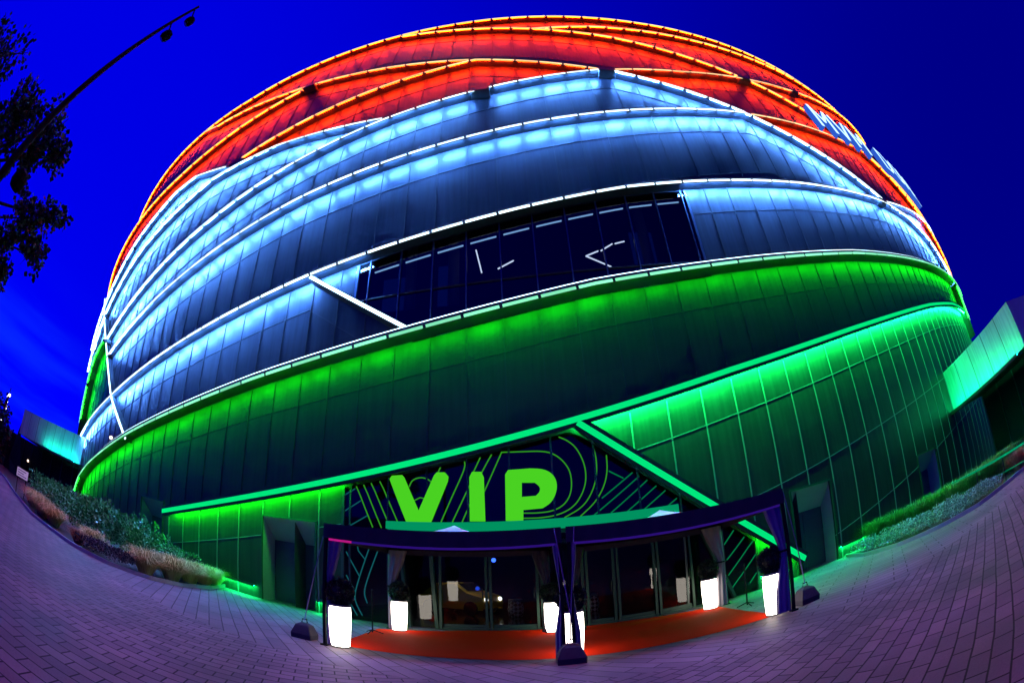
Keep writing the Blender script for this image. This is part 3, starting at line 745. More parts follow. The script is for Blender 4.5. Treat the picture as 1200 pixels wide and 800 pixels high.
wr, locr, Lr = wing((22.7, 12.3), (21.0, 5.7), 3.95, 6.15, 12, 'green lit raised terrace wing joining the arena above the bed of cushion shrubs', Vector((1, 0, 0)))
for a, zl, zh in ((3.2, .6, 2.2), (4.3, .9, 3.0)):
    c = MB(); c.tube([locr(a, 4.3, zl), locr(a + .1, 4.3, (zl + zh) / 2), locr(a, 4.3, zh)], [.10, .22, .08], 10); c.build('glow_column', MT['ggreen_lit'], wr, smooth=True)  # green light on these columns is put in as emission
wl, locl, Ll = wing((-32.2, 18.1), (-40.4, 14.4), 3.7, 5.9, 12, 'teal lit raised terrace wing joining the arena behind the leafy hedge', Vector((-.3, 1, 0)))
c = MB(); c.quad([locl(Ll, .3, 3.7), locl(Ll, .3, 5.9), locl(Ll + 3, 2, 1.2), locl(Ll + 1.5, 1, 0), locl(Ll - 1.2, .3, 0)]); c.build('side_wall', MT['door_dark'], wl)
# wash lights of the wings: green strips along the arena corner
for w_, lc, LL, nm, a0_, a1_ in ((wr, locr, Lr, 'wing_r', .1, Lr - .3), (wl, locl, Ll, 'wing_l', .3, Ll * .55)):
    m = MB(); m.sweep([(lc(a0_, -.62, 3.86 if w_ is wr else 3.62), lc(0, -1, 0), Vector((0, 0, 1))), (lc(a1_, -.62, 3.86 if w_ is wr else 3.62), lc(0, -1, 0), Vector((0, 0, 1)))], [(-.03, 0), (.03, 0), (.03, .02), (-.03, .02)])
    m.build('wash_strip', emit('led_' + nm, (.0, 1., .30) if w_ is wr else (.0, .9, .55), 230. if w_ is wr else 200.), w_)
    m = MB(); m.sweep([(lc(a0_, 0, 3.84 if w_ is wr else 3.60), lc(0, -1, 0), Vector((0, 0, 1))), (lc(a1_, 0, 3.84 if w_ is wr else 3.60), lc(0, -1, 0), Vector((0, 0, 1)))], [(-.0, -.06), (.7, -.06), (.7, .0), (-.0, .0)])
    m.sweep([(lc(a0_, 0, 3.84 if w_ is wr else 3.60), lc(0, -1, 0), Vector((0, 0, 1))), (lc(a1_, 0, 3.84 if w_ is wr else 3.60), lc(0, -1, 0), Vector((0, 0, 1)))], [(.67, -.0), (.7, -.0), (.7, .09), (.67, .09)])
    m.build('light_trough', MT['frame'], w_)

# ------------------------------------------------------------------ ground
def sheet(name, pts, z, mat, div=1):
    m = MB(); m.quad([(x, y, z) for x, y in pts]); return struct(m.build(name, mat))
gm = principled('asphalt', (.05, .05, .055), .85, noise=.25, scale=1.5, bump=.3)
sheet('ground', [(-400, -400), (400, -400), (400, 400), (-400, 400)], -.012, gm)
PINK1, PINK2, MOR = (.195, .130, .155), (.125, .088, .108), (.010, .007, .009)
near = paver_mat('pavers_near', 26, .36, .20, PINK1, PINK2, MOR)
far = paver_mat('pavers_far', 131, .9, .27, (.190, .140, .160), (.140, .102, .122), MOR, .33)
seam = [(-60, 9.5), (-30, 7.0), (-16, 6.0), (-9, 6.35), (-2.6, 6.05), (2.8, 5.5), (6.5, 5.06), (9.2, 4.76), (11, 4.28), (30, 1), (60, -6)]
m = MB()
for (x0, y0), (x1, y1) in zip(seam[:-1], seam[1:]): m.quad([(x0, -60, 0), (x1, -60, 0), (x1, y1, 0), (x0, y0, 0)])
struct(m.build('pavement', near))
m = MB()
for (x0, y0), (x1, y1) in zip(seam[:-1], seam[1:]): m.quad([(x0, y0, 0), (x1, y1, 0), (x1, 60, 0), (x0, 60, 0)])
struct(m.build('pavement', far))
BEDL = [(-10.6, 13.25), (-9.6, 11.2), (-9.3, 9.4), (-9.5, 8.2), (-10.3, 7.2), (-11.8, 6.65), (-15.4, 6.6), (-20.7, 7.7), (-27, 9.2), (-45, 12)]
BEDR = [(10.45, 11.3), (9.75, 9.7), (9.75, 8.2), (10.35, 7.0), (11.3, 5.95), (12.5, 5.55), (13.6, 5.1), (16, 4.2), (22, 2.5), (34, 0)]
for name, E_, back in (('planting_bed', BEDL, (-45, 30)), ('planting_bed', BEDR, (34, 14))):
    m = MB(); pts = [(x, y, .03) for x, y in E_] + [(back[0], back[1], .03), (E_[0][0] * 1.05, back[1], .03)]
    m.quad(pts); struct(m.build('soil_ground', MT['soil']))
    m = MB(); m.sweep([((x, y, 0), Vector((0, 1, 0)) if abs(E_[min(i + 1, len(E_) - 1)][0] - x) > abs(E_[min(i + 1, len(E_) - 1)][1] - y) else Vector((1, 0, 0)), Vector((0, 0, 1))) for i, (x, y) in enumerate(E_)],
                      [(-.03, 0), (.03, 0), (.03, .11), (-.03, .11)]); struct(m.build('kerb', principled('steel_edging', (.35, .32, .33), .4, .5)))

# ------------------------------------------------------------------ plants
def rv(s): return Vector((rnd.uniform(-s, s), rnd.uniform(-s, s), rnd.uniform(-s, s)))
def leaf(m, p, s, d=None, asp=.45):
    d = (d or rv(1)).normalized(); a = d.cross(rv(1).normalized()).normalized() * s * asp
    m.quad([p, p + d * s * .5 + a, p + d * s, p + d * s * .5 - a])
def bush_mesh(name, rx, ry, h, n, s, mat, seed):
    rnd.seed(seed); m = MB()
    cl = [Vector((rnd.uniform(-.75, .75) * rx, rnd.uniform(-.75, .75) * ry, rnd.uniform(.35, .85) * h)) for _ in range(14)]
    for i in range(n):
        c = cl[i % 14]; r = (rx + ry) * .28
        d = rv(1).normalized(); p = c + Vector((d.x * r, d.y * r, d.z * h * .32)) * rnd.uniform(.6, 1.05)
        if p.z < .03: continue
        leaf(m, p, s * rnd.uniform(.6, 1.25), (d + Vector((0, 0, .5)) + rv(.6)))
    return m.build(name, mat)
def tuft_mesh(name, r, h, n, mat, seed, w=.006, droop=.5):
    rnd.seed(seed); m = MB()
    for i in range(n):
        a = rnd.uniform(0, 2 * PI); rr = r * .35 * math.sqrt(rnd.random()); hh = h * rnd.uniform(.55, 1.1); lean = rnd.uniform(.1, 1.) * r * 1.2
        b = Vector((math.cos(a) * rr, math.sin(a) * rr, 0)); o = Vector((math.cos(a), math.sin(a), 0)); sd = Vector((-o.y, o.x, 0)) * w * rnd.uniform(.6, 1.6)
        pts = [b, b + o * lean * .25 + Vector((0, 0, hh * .5)), b + o * lean * .62 + Vector((0, 0, hh * .88)), b + o * lean * 1.05 + Vector((0, 0, hh * (1 - .35 * droop * rnd.random())))]
        m.grid([[p - sd * (1 - .25 * k), p + sd * (1 - .25 * k)] for k, p in enumerate(pts)])
    return m.build(name, mat)
def plant(name, src, loc, sc, rz_, label, cat, group):
    o = src.copy() if src.get('used') else src
    if o is not src: COL.objects.link(o)
    src['used'] = True; o.name = name; o.location = loc; o.scale = sc; o.rotation_euler = (0, 0, rz_); tag(o, label, cat, group); return o
def used_del(o):
    if 'used' in o.keys(): del o['used']
hb = [bush_mesh('hedge_shrub', .95, .7, 1.35, 1500, .12, MT['leaf'], 11 + i) for i in range(3)]
hl = ['glossy green shrub nearest the entrance at the low end of the leafy hedge', 'glossy green shrub second from the entrance in the leafy hedge, behind the tan grasses',
      'broad leafed green shrub in the middle of the leafy hedge', 'dark green shrub just beyond the hedge middle, under the dark wall', 'dark green shrub behind the rust coloured grass tufts',
      'dark shrub at the far end of the hedge below the terrace wing', 'shaded dark shrub beyond the hedge end near the small lit sign', 'tall leafy shrub filling the back of the hedge bed beside the arena wall']
for i, (x, y, s) in enumerate([(-11.5, 11.3, .68), (-12.7, 10.6, .92), (-14.1, 10.1, 1.08), (-15.7, 9.8, 1.12), (-17.4, 9.7, 1.1), (-19.6, 9.9, 1.05), (-22.3, 10.5, 1.0), (-14.5, 12.0, 1.15)]):
    plant('hedge_shrub', hb[i % 3], (x, y, 0.03), (s * 1.1, s, s), i * 1.3, hl[i], 'shrub', 'shrubs of the leafy hedge')
tb_ = [tuft_mesh('feather_grass', .72, .80, 1500, MT['tan'], 31 + i, w=.008, droop=.9) for i in range(2)]
tl = ['pale feather grass tuft at the pointed tip of the bed touching the arena wall', 'pale tan grass tuft second from the arena wall', 'tan grass tuft third from the arena wall along the bed edge',
      'golden tan grass tuft at the middle of the bed edge', 'tan grass tuft just on the entrance side of the dark heather mound', 'small tan tuft directly behind the dark heather mound',
      'tan grass tuft at the bend of the bed edge beyond the heather mound', 'brownish tan grass tuft second from the far end of the bed', 'tan grass tuft at the far end of the bed edge below the hedge']
for i, (x, y, s) in enumerate([(-10.7, 12.7, .8), (-10.4, 11.7, .9), (-10.2, 10.7, .95), (-10.1, 9.7, 1.), (-10.35, 8.75, .95), (-12.6, 8.0, .8), (-14.9, 7.5, .85), (-16.3, 7.55, .95), (-18.0, 7.9, .95)]):
    plant('feather_grass', tb_[i % 2], (x, y, 0.03), (s, s, s), i * 2.1, tl[i], 'ornamental grass', 'tan grass tufts along the hedge bed')
rb_ = tuft_mesh('rust_grass', .62, .62, 1100, MT['rust'], 41)
for i, (x, y, s, l) in enumerate([(-19.6, 8.4, 1.1, 'rust coloured grass tuft at the far corner of the hedge bed'), (-12.4, 7.3, .75, 'rust coloured tuft behind the dark heather mound'), (14.6, 5.6, 1., 'orange brown grass tuft at the far end of the handrail beside the cushion shrubs'), (16.0, 4.9, 1.05, 'orange brown grass tuft beyond the handrail end, farthest from the arena')]):
    plant('rust_grass', rb_, (x, y, 0.03), (s, s, s), i * 1.7, l, 'ornamental grass', 'rust coloured grass tufts')
hm = bush_mesh('heather_mound', .6, .5, .42, 1300, .06, MT['heather'], 51)
for i, (x, y, l) in enumerate([(-11.4, 7.35, 'dark grey heather mound at the bend of the hedge bed edge'), (-10.6, 7.9, 'low dark heather mound right beside the bent bed edge, nearer the entrance')]):
    plant('heather_mound', hm, (x, y, 0.03), (1.15 - i * .35, 1 - i * .3, 1), i, l, 'shrub', 'heather mounds in the hedge bed')
gs = [bush_mesh('grey_shrub', .75, .6, .48, 2600, .055, MT['grey_shrub'], 61 + i) for i in range(2)]
gl = ['pale grey green cushion shrub nearest the arena wall, lit bright green', 'pale cushion shrub second from the arena wall in the handrail bed', 'grey cushion shrub in the middle of the handrail bed edge', 'grey cushion shrub fourth from the arena wall along the paving', 'dark grey cushion shrub farthest from the arena wall']
for i, (x, y, s) in enumerate([(10.6, 10.2, .8), (10.7, 9.1, .9), (11.0, 8.1, 1.), (11.6, 7.2, 1.02), (12.4, 6.4, .95)]):
    plant('grey_shrub', gs[i % 2], (x, y, 0.03), (s, s, s), i * .8 + .9, gl[i], 'shrub', 'cushion shrubs along the handrail bed')
gg = [tuft_mesh('green_grass', .7, .85, 1300, MT['ggrass'], 71 + i) for i in range(2)]
for i in range(9):
    f = i / 8.; x, y = 11.9 + f * 3.6, 11.0 - f * 4.6 - (f * (1 - f)) * 1.5
    plant('green_grass', gg[i % 2], (x, y, .03), (1, 1, 1), i * 1.1, ['green grass tuft against the arena wall behind the cushion shrubs', 'green grass tuft second from the arena wall in the handrail bed', 'green grass tuft third from the arena wall behind the cushion shrubs', 'green grass tuft below the arena end of the handrail',
        'green grass tuft just past the arena end of the handrail', 'green grass tuft behind the middle of the cushion shrub row', 'green grass tuft behind the fourth cushion shrub', 'green grass tuft second from the orange brown grass', 'green grass tuft beside the orange brown grass'][i], 'ornamental grass', 'green grass tufts in the handrail bed')
for o in list(bpy.data.objects): used_del(o)
# tree at the left, crown only partly in view
def tree(loc, trunk_pts, rad, clusters, label, nleaf, s, name='tree', mat='leaf_dark', group=None, seed=5):
    rnd.seed(seed)
    t = thing(name, label, 'tree', loc, 0, group)
    m = MB(); m.tube(trunk_pts, rad, 10)
    top = Vector(trunk_pts[-1])
    for c, r in clusters:
        c = Vector(c); mid = (top + c) * .5 + rv(.3); m.tube([top, mid, c], [rad[-1] * .7, rad[-1] * .45, .015], 6)
        for _ in range(7):
            e = c + rv(1).normalized() * r * .85; m.tube([c + rv(.1), (c + e) / 2 + rv(.1), e], [.02, .014, .006], 5)
    m.build('trunk', MT['bark'], t, smooth=True)
    m = MB()
    for c, r in clusters:
        c = Vector(c); subs = [c + rv(1).normalized() * r * rnd.uniform(.35, .9) for _ in range(9)]
        for q in subs:
            for _ in range(int(nleaf * r)):
                d = rv(1).normalized(); p = q + d * r * .5 * rnd.random() ** .5; leaf(m, p, s * rnd.uniform(.6, 1.2), d + rv(.8), .5)
    m.build('crown', MT[mat], t); return t
def dirp(az, el, D): return Vector((D * math.sin(R_(az)), D * math.cos(R_(az)), 1.6 + D * math.tan(R_(el))))
T0 = Vector((-9.4, -1.7, 0))
cl = [(dirp(-89, 31.5, 9.2) - T0, .62), (dirp(-95, 30, 9.2) - T0, .7), (dirp(-84.5, 30.5, 9.0) - T0, .42), (dirp(-93, 27, 9.2) - T0, .6), (dirp(-88, 28.3, 9.2) - T0, .45),
      (dirp(-79.5, 25.3, 9.6) - T0, .5), (dirp(-83, 22.8, 9.6) - T0, .55), (dirp(-79, 20.7, 9.6) - T0, .42), (dirp(-84, 18.8, 9.6) - T0, .45), (dirp(-81.5, 16.5, 9.7) - T0, .30), (dirp(-98, 22, 9.3) - T0, .9), (dirp(-105, 28, 9.4) - T0, 1.)]
tree(T0, [(0, 0, 0), (.05, .05, 1.5), (-.05, .1, 3.), (.1, .2, 4.2)], [.17, .14, .12, .09], cl, 'dark leafy tree behind the tall lamp post', 105, .125)
# far dark trees and blocks at the left horizon
for i, (az, D, h, r, l) in enumerate([(-74.5, 48, 4.5, 2.2, 'far dark tree beside the cluster of white lamps'), (-66.5, 55, 4.2, 2.0, 'far dark tree below the tip of the teal lit terrace wing'), (-69.8, 60, 3.2, 1.8, 'small far dark tree below the gap of blue sky beside the service building')]):
    b = dirp(az, 0, D); b.z = 0
    tree(b, [(0, 0, 0), (0, .1, h * .45)], [.2, .12], [((rv(.9) * r * .6 + Vector((0, 0, h * .68))), r * .75) for _ in range(4)], l, 26, .38, name='tree', group='far trees on the horizon', seed=90 + i)
# low service building far left
b = thing('service_building', 'long low dark building on the horizon under the teal lit terrace wing', 'building', (-60, 20, 0), R_(20))
m = MB(); m.box((0, 0, 1.6), (22, 4, 1.6)); m.build('wall', MT['concrete'], b); m = MB(); m.box((0, 0, 3.3), (22.3, 4.3, .1)); m.build('roof', MT['roof'], b)
for i in range(9):
    m = MB(); m.box((-18 + i * 4.4, -4.03, 1.7), (1.1, .04, .6)); m.build('window', MT['glass_up'], b)

# ------------------------------------------------------------------ lamps
lp = thing('lamp_post', 'tall dark tapered lamp post with spotlights in front of the dark tree', 'lamp post', (-6.0, -.03, 0))
m = MB(); m.tube([(0, 0, 0), (0, 0, 4), (0, 0, 9.75)], [.10, .075, .03], 14); m.build('pole', MT['black'], lp, smooth=True)
m = MB(); m.lathe([(0, 0), (.2, 0), (.2, .03), (.12, .06), (.11, .3), (0, .3)], 20); m.build('base_plate', MT['black'], lp)
for (az, el, r, D) in ((-88.25, 48.9, .12, 6.15), (-88.2, 52.1, .11, 6.15), (-87.2, 25.1, .15, 6.3)):
    c = dirp(az, el, D) - Vector((-6.0, -.03, 0)); c.y *= 1.
    m = MB(); prof = [(0, -r), (r * .7, -r), (r, -r * .5), (r, r * .4), (r * .6, r), (0, r)]; m.lathe(prof, 16)
    Rm = Matrix.Rotation(R_(35), 4, 'Y')
    o = m.build('spotlight', MT['black'], lp, smooth=False); o.data.transform(Rm); o.location = c
    br = MB(); br.tube([(-c.x, -c.y, .12), (0, 0, .05)], .02, 6); br.build('bracket', MT['black'], o)
    le = MB(); le.lathe([(0, -r * 1.02), (r * .6, -r * 1.02)], 14); l_ = le.build('lens', MT['glass'], o); l_.data.transform(Rm)
# distant light mast
b = dirp(-73.3, 0, 70); b.z = 0
lm = thing('light_mast', 'distant thin mast with a cluster of white lamps on the horizon', 'lamp post', b)
m = MB(); m.tube([(0, 0, 0), (0, 0, 10)], [.15, .06], 8); m.build('pole', MT['black'], lm)
for (dx, z) in ((.35, 8.9), (-.35, 8.6), (0, 7.9), (.25, 7.3), (-.1, 7.0), (-.6, 5.2), (-1.0, 2.9)):
    m = MB(); m.ball((dx, 0, z), .14 if z in (7.9, 7.3) else .22, 6); m.build('lamp', MT['white_pt'], lm)
for (az, el, D, mt, l) in ((-68.3, .4, 46, 'warm_pt', 'tiny warm lamp under the teal lit terrace wing'), (-64.6, -1.6, 40, 'red_pt', 'tiny red lamp low on the horizon beyond the hedge'), (-57.0, 8.2, 27.5, 'warm_pt', 'small warm round lamp in front of the arena skin, beside the crossing white struts')):
    c = dirp(az, el, D)
    f = thing('bollard_lamp' if el < 3 else 'bracket_lamp', l, 'lamp', (c.x, c.y, 0 if el < 3 else c.z))
    z = c.z if el < 3 else 0
    m = MB(); m.ball((0, 0, z), .11, 6); m.build('lamp_head', MT[mt], f)
    m = MB()
    if el < 3: m.tube([(0, 0, 0), (0, 0, z)], .04, 8)
    else: m.tube([(0, 0, 0), (-.3, 1.2, 0)], .03, 6)
    m.build('stem', MT['black'], f)
sg = dirp(-68.8, -1.4, 22)
s_ = thing('info_sign', 'small violet lit sign board beyond the hedge bed', 'sign', (sg.x, sg.y, 0), R_(68))
m = MB(); m.box((0, 0, 1.06), (.34, .03, .2)); m.build('board', MT['lamp_lit'], s_, bevel=.01)
m = MB(); [m.box((dx, 0, .42), (.02, .02, .44)) for dx in (-.25, .25)]; m.build('post', MT['black'], s_)
m = MB()
for i, w_ in enumerate((.24, .18, .27)): m.box((-.28 + w_, -.034, 1.17 - i * .11), (w_, .003, .018))
m.build('text_bar', MT['drape'], s_)
# handrail at the right
hr = thing('handrail', 'slim green lit handrail running behind the green grasses beside the arena wall', 'handrail', (13.9, 8.4, 0))
m = MB(); m.tube([(0, 0, .82), (-1.0, -4.1, .80)], .03, 8); m.tube([(0, 0, .35), (-1.0, -4.1, .33)], .012, 6); m.build('rail', MT['beam'], hr, smooth=True)  # rail shares the beam's glow for the green light it catches
for i in range(4):
    m = MB(); f = i / 3; m.tube([(-1.0 * f, -4.1 * f, 0), (-1.0 * f, -4.1 * f, .82)], .02, 8); m.build('post', MT['rib'], hr)

# ------------------------------------------------------------------ tents
def gazebo(fl, fr_, depth, label, led_cols):
    fl, fr_ = Vector((*fl, 0)), Vector((*fr_, 0)); t = (fr_ - fl); W = t.length; ang = math.atan2(t.y, t.x)
    g = thing('gazebo', label, 'gazebo', fl, ang, 'party tents over the entrance')
    Hh = 2.36
    for x in (.04, W - .04):
        for y in (.04, depth - .04):
            m = MB(); m.box((x, y, Hh / 2), (.03, .03, Hh / 2)); p = m.build('leg', MT['black'], g, bevel=.004)
            m = MB(); m.box((x, y, .015), (.07, .07, .015)); m.build('foot', MT['black'], p)
    m = MB()
    for y in (.04, depth - .04): m.box((W / 2, y, Hh - .03), (W / 2 - .04, .02, .03))
    for x in (.04, W - .04): m.box((x, depth / 2, Hh - .03), (.02, depth / 2 - .04, .03))
    m.box((W / 2, depth / 2, Hh + .05), (.02, depth / 2 - .1, .02)); m.build('top_frame', MT['black'], g)
    # valance with slight scallop and folds
    m = MB(); n = 40
    rows = []
    for k, z in enumerate((Hh + .08, Hh - .06, Hh - .20)):
        rows.append([Vector((W * i / n, -.015 - .012 * math.sin(i * 1.7) * k, z - (.02 * math.sin(PI * i / n) if k == 0 else .035 * math.sin(PI * i / n)))) for i in range(n + 1)])
    m.grid(rows)
    for sx in (0, W): m.grid([[Vector((sx, depth * i / 10, z)) for i in range(11)] for z in (Hh + .06, Hh - .2)])
    m.grid([[Vector((W * i / 10, depth, z)) for i in range(11)] for z in (Hh + .06, Hh - .2)])
    v = m.build('valance', MT['fabric'], g, smooth=True)
    # roof: four fabric slopes up to a small peak
    m = MB(); pk = Vector((W / 2, depth / 2, Hh + .42)); k8 = 8
    for a, b in (((0, 0), (W, 0)), ((W, 0), (W, depth)), ((W, depth), (0, depth)), ((0, depth), (0, 0))):
        A, B_ = Vector((*a, Hh + .04)), Vector((*b, Hh + .04))
        m.grid([[ (A + (B_ - A) * (i / k8)) * (1 - f) + pk * f - Vector((0, 0, .38 * (f - f ** 3.2))) for i in range(k8 + 1)] for f in (0, .2, .4, .55, .7, .8, .87, .93, .97, 1.)])
    m.build('roof', MT['roof_fabric'], g, smooth=True)
    m = MB(); zc = Hh + .03; m.quad([(0.03, .03, zc), (W - .03, .03, zc), (W - .03, depth - .03, zc), (.03, depth - .03, zc)]); m.build('ceiling_lining', MT['fabric'], g)
    # light strip tucked inside the front rail, below the valance hem
    n = 26; zst = Hh - .215
    m1, m2 = MB(), MB()
    for i in range(n):
        x0, x1 = .1 + (W - .2) * i / n, .1 + (W - .2) * (i + 1) / n
        sag = lambda x: .035 * math.sin(PI * x / W)
        mm = m2 if (i in led_cols) else m1
        mm.sweep([(Vector((x0, .03, zst - sag(x0))), Vector((0, 1, 0)), Vector((0, 0, 1))), (Vector((x1, .03, zst - sag(x1))), Vector((0, 1, 0)), Vector((0, 0, 1)))], [(0, -.025), (.02, -.025), (.02, .02), (0, .02)])
    m1.build('light_strip', MT['violet'], g)
    if m2.f: m2.build('light_strip', MT['magenta'], g)
    # gathered drapes tied at the posts
    def drape(x, y, wtop, wbot, mat, side):
        m = MB(); rows = []
        for z, w_ in ((Hh - .1, wtop), (1.9, wtop * .8), (1.45, wtop * .45), (1.25, wtop * .34), (1.05, wtop * .42), (.5, wbot * .95), (.03, wbot)):
            row = []
            for i in range(33):
                f = i / 32; a = f * 2 * PI
                row.append(Vector((x + side * w_ * .5 + math.cos(a) * w_ * .5 * (1 + .08 * math.sin(9 * a)), y + math.sin(a) * .07 * (1 + .3 * math.sin(7 * a)), z)))
            rows.append(row)
        m.grid(rows); d = m.build('drape', mat, g, smooth=True)
        c = MB(); c.lathe([(wtop * .17 + .03, -.02), (wtop * .17 + .045, 0), (wtop * .17 + .03, .02)], 14, (x + side * wtop * .17, y, 1.25)); c.build('tie_band', MT['black'], d)
    return g, W, drape
A_, B_, C_ = (-3.62, 7.45), (.70, 7.36), (4.88, 6.85)
g1, W1, dr = gazebo(A_, B_, 3.95, 'black gazebo over the carpet half nearer the hedge', (0, 1, 2))
dr(.06, .12, .30, .26, MT['drape'], 1); dr(.05, 3.8, .50, .22, MT['drape_grey'], 1); dr(W1 - .06, 3.8, .45, .25, MT['fabric'], -1); dr(W1 - .02, .10, .15, .16, MT['drape'], -1)
g2, W2, dr = gazebo((.78, 7.36), C_, 3.95, 'black gazebo over the half of the red carpet where the green diagonal rib ends', ())
dr(W2 - .06, .12, .40, .30, MT['drape'], -1); dr(W2 - .06, 3.8, .55, .30, MT['drape_grey'], -1); dr(.06, 3.8, .3, .25, MT['fabric'], 1); dr(.02, .10, .15, .14, MT['drape'], 1)
# weights with their straps
def weight(loc, tops, label, sc=1., knot=None):
    w = thing('tent_weight', label, 'tent weight', loc, 0, 'tent weights')
    m = MB(); b0, b1, h = .23 * sc, .12 * sc, .36 * sc
    prof = [[(-b0, -b0 * .8, 0), (b0, -b0 * .8, 0), (b0, b0 * .8, 0), (-b0, b0 * .8, 0)], [(-b0 * 1.02, -b0 * .85, h * .3), (b0 * 1.02, -b0 * .85, h * .3), (b0 * 1.02, b0 * .85, h * .3), (-b0 * 1.02, b0 * .85, h * .3)],
            [(-b1 * 1.3, -b1, h * .85), (b1 * 1.3, -b1, h * .85), (b1 * 1.3, b1, h * .85), (-b1 * 1.3, b1, h * .85)], [(-b1 * .5, -b1 * .4, h), (b1 * .5, -b1 * .4, h), (b1 * .5, b1 * .4, h), (-b1 * .5, b1 * .4, h)]]
    m.grid([r + [r[0]] for r in prof]); m.quad(prof[3]); m.build('bag', MT['fabric'], w, smooth=False, bevel=.02)
    m = MB(); m.tube([(-.06, 0, h), (-.05, 0, h + .07), (.05, 0, h + .07), (.06, 0, h)], .012, 6); m.build('grip', MT['black'], w)
    L_ = Vector(loc)
    for tp in tops:
        m = MB(); mid = [] if knot is None else [Vector(knot) - L_]
        m.tube([Vector(tp) - L_] + mid + [Vector((0, 0, h + .05))], .012, 6); m.build('strap', MT['drape'], w)
weight((-4.15, 7.75, 0), [(-3.62, 7.5, 2.3)], 'black tent weight with a strap beside the front tent leg on the hedge side', .95)
weight((5.35, 7.15, 0), [(4.88, 6.85, 2.36)], 'black tent weight with a strap outside the front tent leg on the handrail side', 1.)
weight((.74, 7.1, 0), [(.58, 7.3, 2.42), (.92, 7.3, 2.42)], 'black tent weight under two straps in front of the middle tent legs', 1., (.76, 7.15, .85))

# ------------------------------------------------------------------ planters
def planter():
    t = thing('planter', 'x', 'planter')
    m = MB(); m.lathe([(0, 0.0), (.172, 0.0), (.182, .02), (.200, .25), (.212, .50), (.214, .70), (.205, .84), (.19, .862)], 28); m.build('glowing_pot', MT['pot'], t, smooth=True)
    m = MB(); m.lathe([(.19, .862), (.18, .87), (.17, .85), (0, .84)], 28); m.build('soil_top', MT['pot_rim'], t); m = MB(); m.lathe([(.188, .835), (.214, .835), (.216, .868), (.188, .868)], 28); m.build('rim', MT['drape_grey'], t, smooth=True); m = MB(); m.lathe([(.16, 0), (.186, 0), (.188, .025), (.17, .03)], 28); m.build('foot_ring', MT['pot_rim'], t)
    m = MB(); m.tube([(0, 0, .84), (0, 0, 1.0)], .02, 6); m.build('stem', MT['bark'], t)
    rnd.seed(3); m = MB()
    for _ in range(1500):
        d = rv(1).normalized(); p = Vector((0, 0, 1.12)) + d * .26 * rnd.uniform(.78, 1.03); leaf(m, p, .05, d + rv(.6), .5)
    m.ball((0, 0, 1.12), .2, 8); m.build('box_ball', MT['boxwood'], t)
    return t
pl0 = planter(); kids = list(pl0.children)
PL = [((-3.32, 7.62), 'glowing white planter with a box ball at the front tent corner on the hedge side'), ((-3.15, 11.1), 'glowing white planter at the back tent corner on the hedge side'),
      ((.86, 7.9), 'glowing white planter hidden behind the middle front tent weight'), ((.72, 11.2), 'glowing white planter before the doors behind the middle of the tents'),
      ((4.78, 10.65), 'glowing white planter at the back tent corner by the slanted green frame'), ((4.62, 7.22), 'glowing white planter beside the violet lit drape at the front tent corner')]
for i, ((x, y), l) in enumerate(PL):
    if i == 0: o = pl0
    else:
        o = pl0.copy(); COL.objects.link(o)
        for k in kids: c = k.copy(); COL.objects.link(c); c.parent = o
    o.location = (x, y, .006); o.rotation_euler = (0, 0, i * .7); tag(o, l, 'planter', 'glowing planters round the red carpet')
# red carpet
m = MB()
front = [(-3.5, 7.78), (-1.4, 7.72), (.5, 7.55), (2.6, 7.38), (4.6, 7.12)]; back = [(-3.7, 11.0), (-1.4, 12.0), (.5, 11.95), (2.6, 11.85), (5.05, 11.0)]
nsub = 24
rows = []
for j in range(nsub + 1):
    f = j / nsub; rows.append([Vector((front[i][0] + (back[i][0] - front[i][0]) * f, front[i][1] + (back[i][1] - front[i][1]) * f, .008 + .002 * math.sin(i * 2 + j))) for i in range(5)])
m.grid(rows); tag(m.build('carpet', MT['carpet']), 'orange red carpet on the paving under the tents', 'carpet')
# stanchions
def stanchion(loc, h, label):
    t = thing('stanchion', label, 'stanchion', loc, .4, 'black stanchions on the carpet')
    m = MB(); m.tube([(0, 0, .03), (0, 0, h)], .018, 10); m.build('post', MT['black'], t)
    for k in range(3):
        a = k * 2 * PI / 3; m = MB(); m.tube([(0, 0, .10), (math.cos(a) * .26, math.sin(a) * .26, .015)], .013, 6); m.build('foot', MT['black'], t)
    m = MB(); m.ball((0, 0, h + .02), .03, 6); m.build('knob', MT['black'], t)
stanchion((-3.49, 9.95, .01), 1.1, 'thin black stanchion on the hedge side edge of the carpet')
stanchion((5.15, 9.3, .01), 1.05, 'thin black stanchion on the handrail side edge of the carpet')
# ------------------------------------------------------------------ things in the lobby
dl = thing('added_car_light', 'unseen warm light added above the yellow car in the lobby', 'added light', (-2.2, 16.6, 2.9))  # lamp added to brighten the car, not a known fitting
m = MB(); m.lathe([(0, 0), (.16, 0)], 20); m.build('diffuser', MT['added_car_lamp'], dl)
m = MB(); m.lathe([(0, .06), (.19, .06), (.19, -.03), (.165, -.03), (.165, .01), (0, .01)], 20); m.build('housing', MT['black'], dl); m = MB(); m.tube([(0, 0, .06), (0, 0, 2.2)], .01, 5); m.build('rod', MT['black'], dl)
for (x, y, l) in ((-.25, 16.2, 'lattice patterned stool seen through the glass in the same doorway as the yellow car'), (2.5, 16.1, 'lattice patterned stool seen through the glass on the handrail side of the middle tent leg')):
    t = thing('lattice_stool', l, 'stool', (x, y, .012), .3, 'lattice stools in the lobby')
    m = MB(); m.lathe([(0, 0), (.25, 0), (.30, .3), (.25, .62), (0, .62)], 20); m.build('body', MT['lattice'], t, smooth=True)
    m = MB(); m.lathe([(.26, .62), (.27, .66), (.24, .70), (0, .70)], 20); m.build('seat', MT['drape_grey'], t, smooth=True)
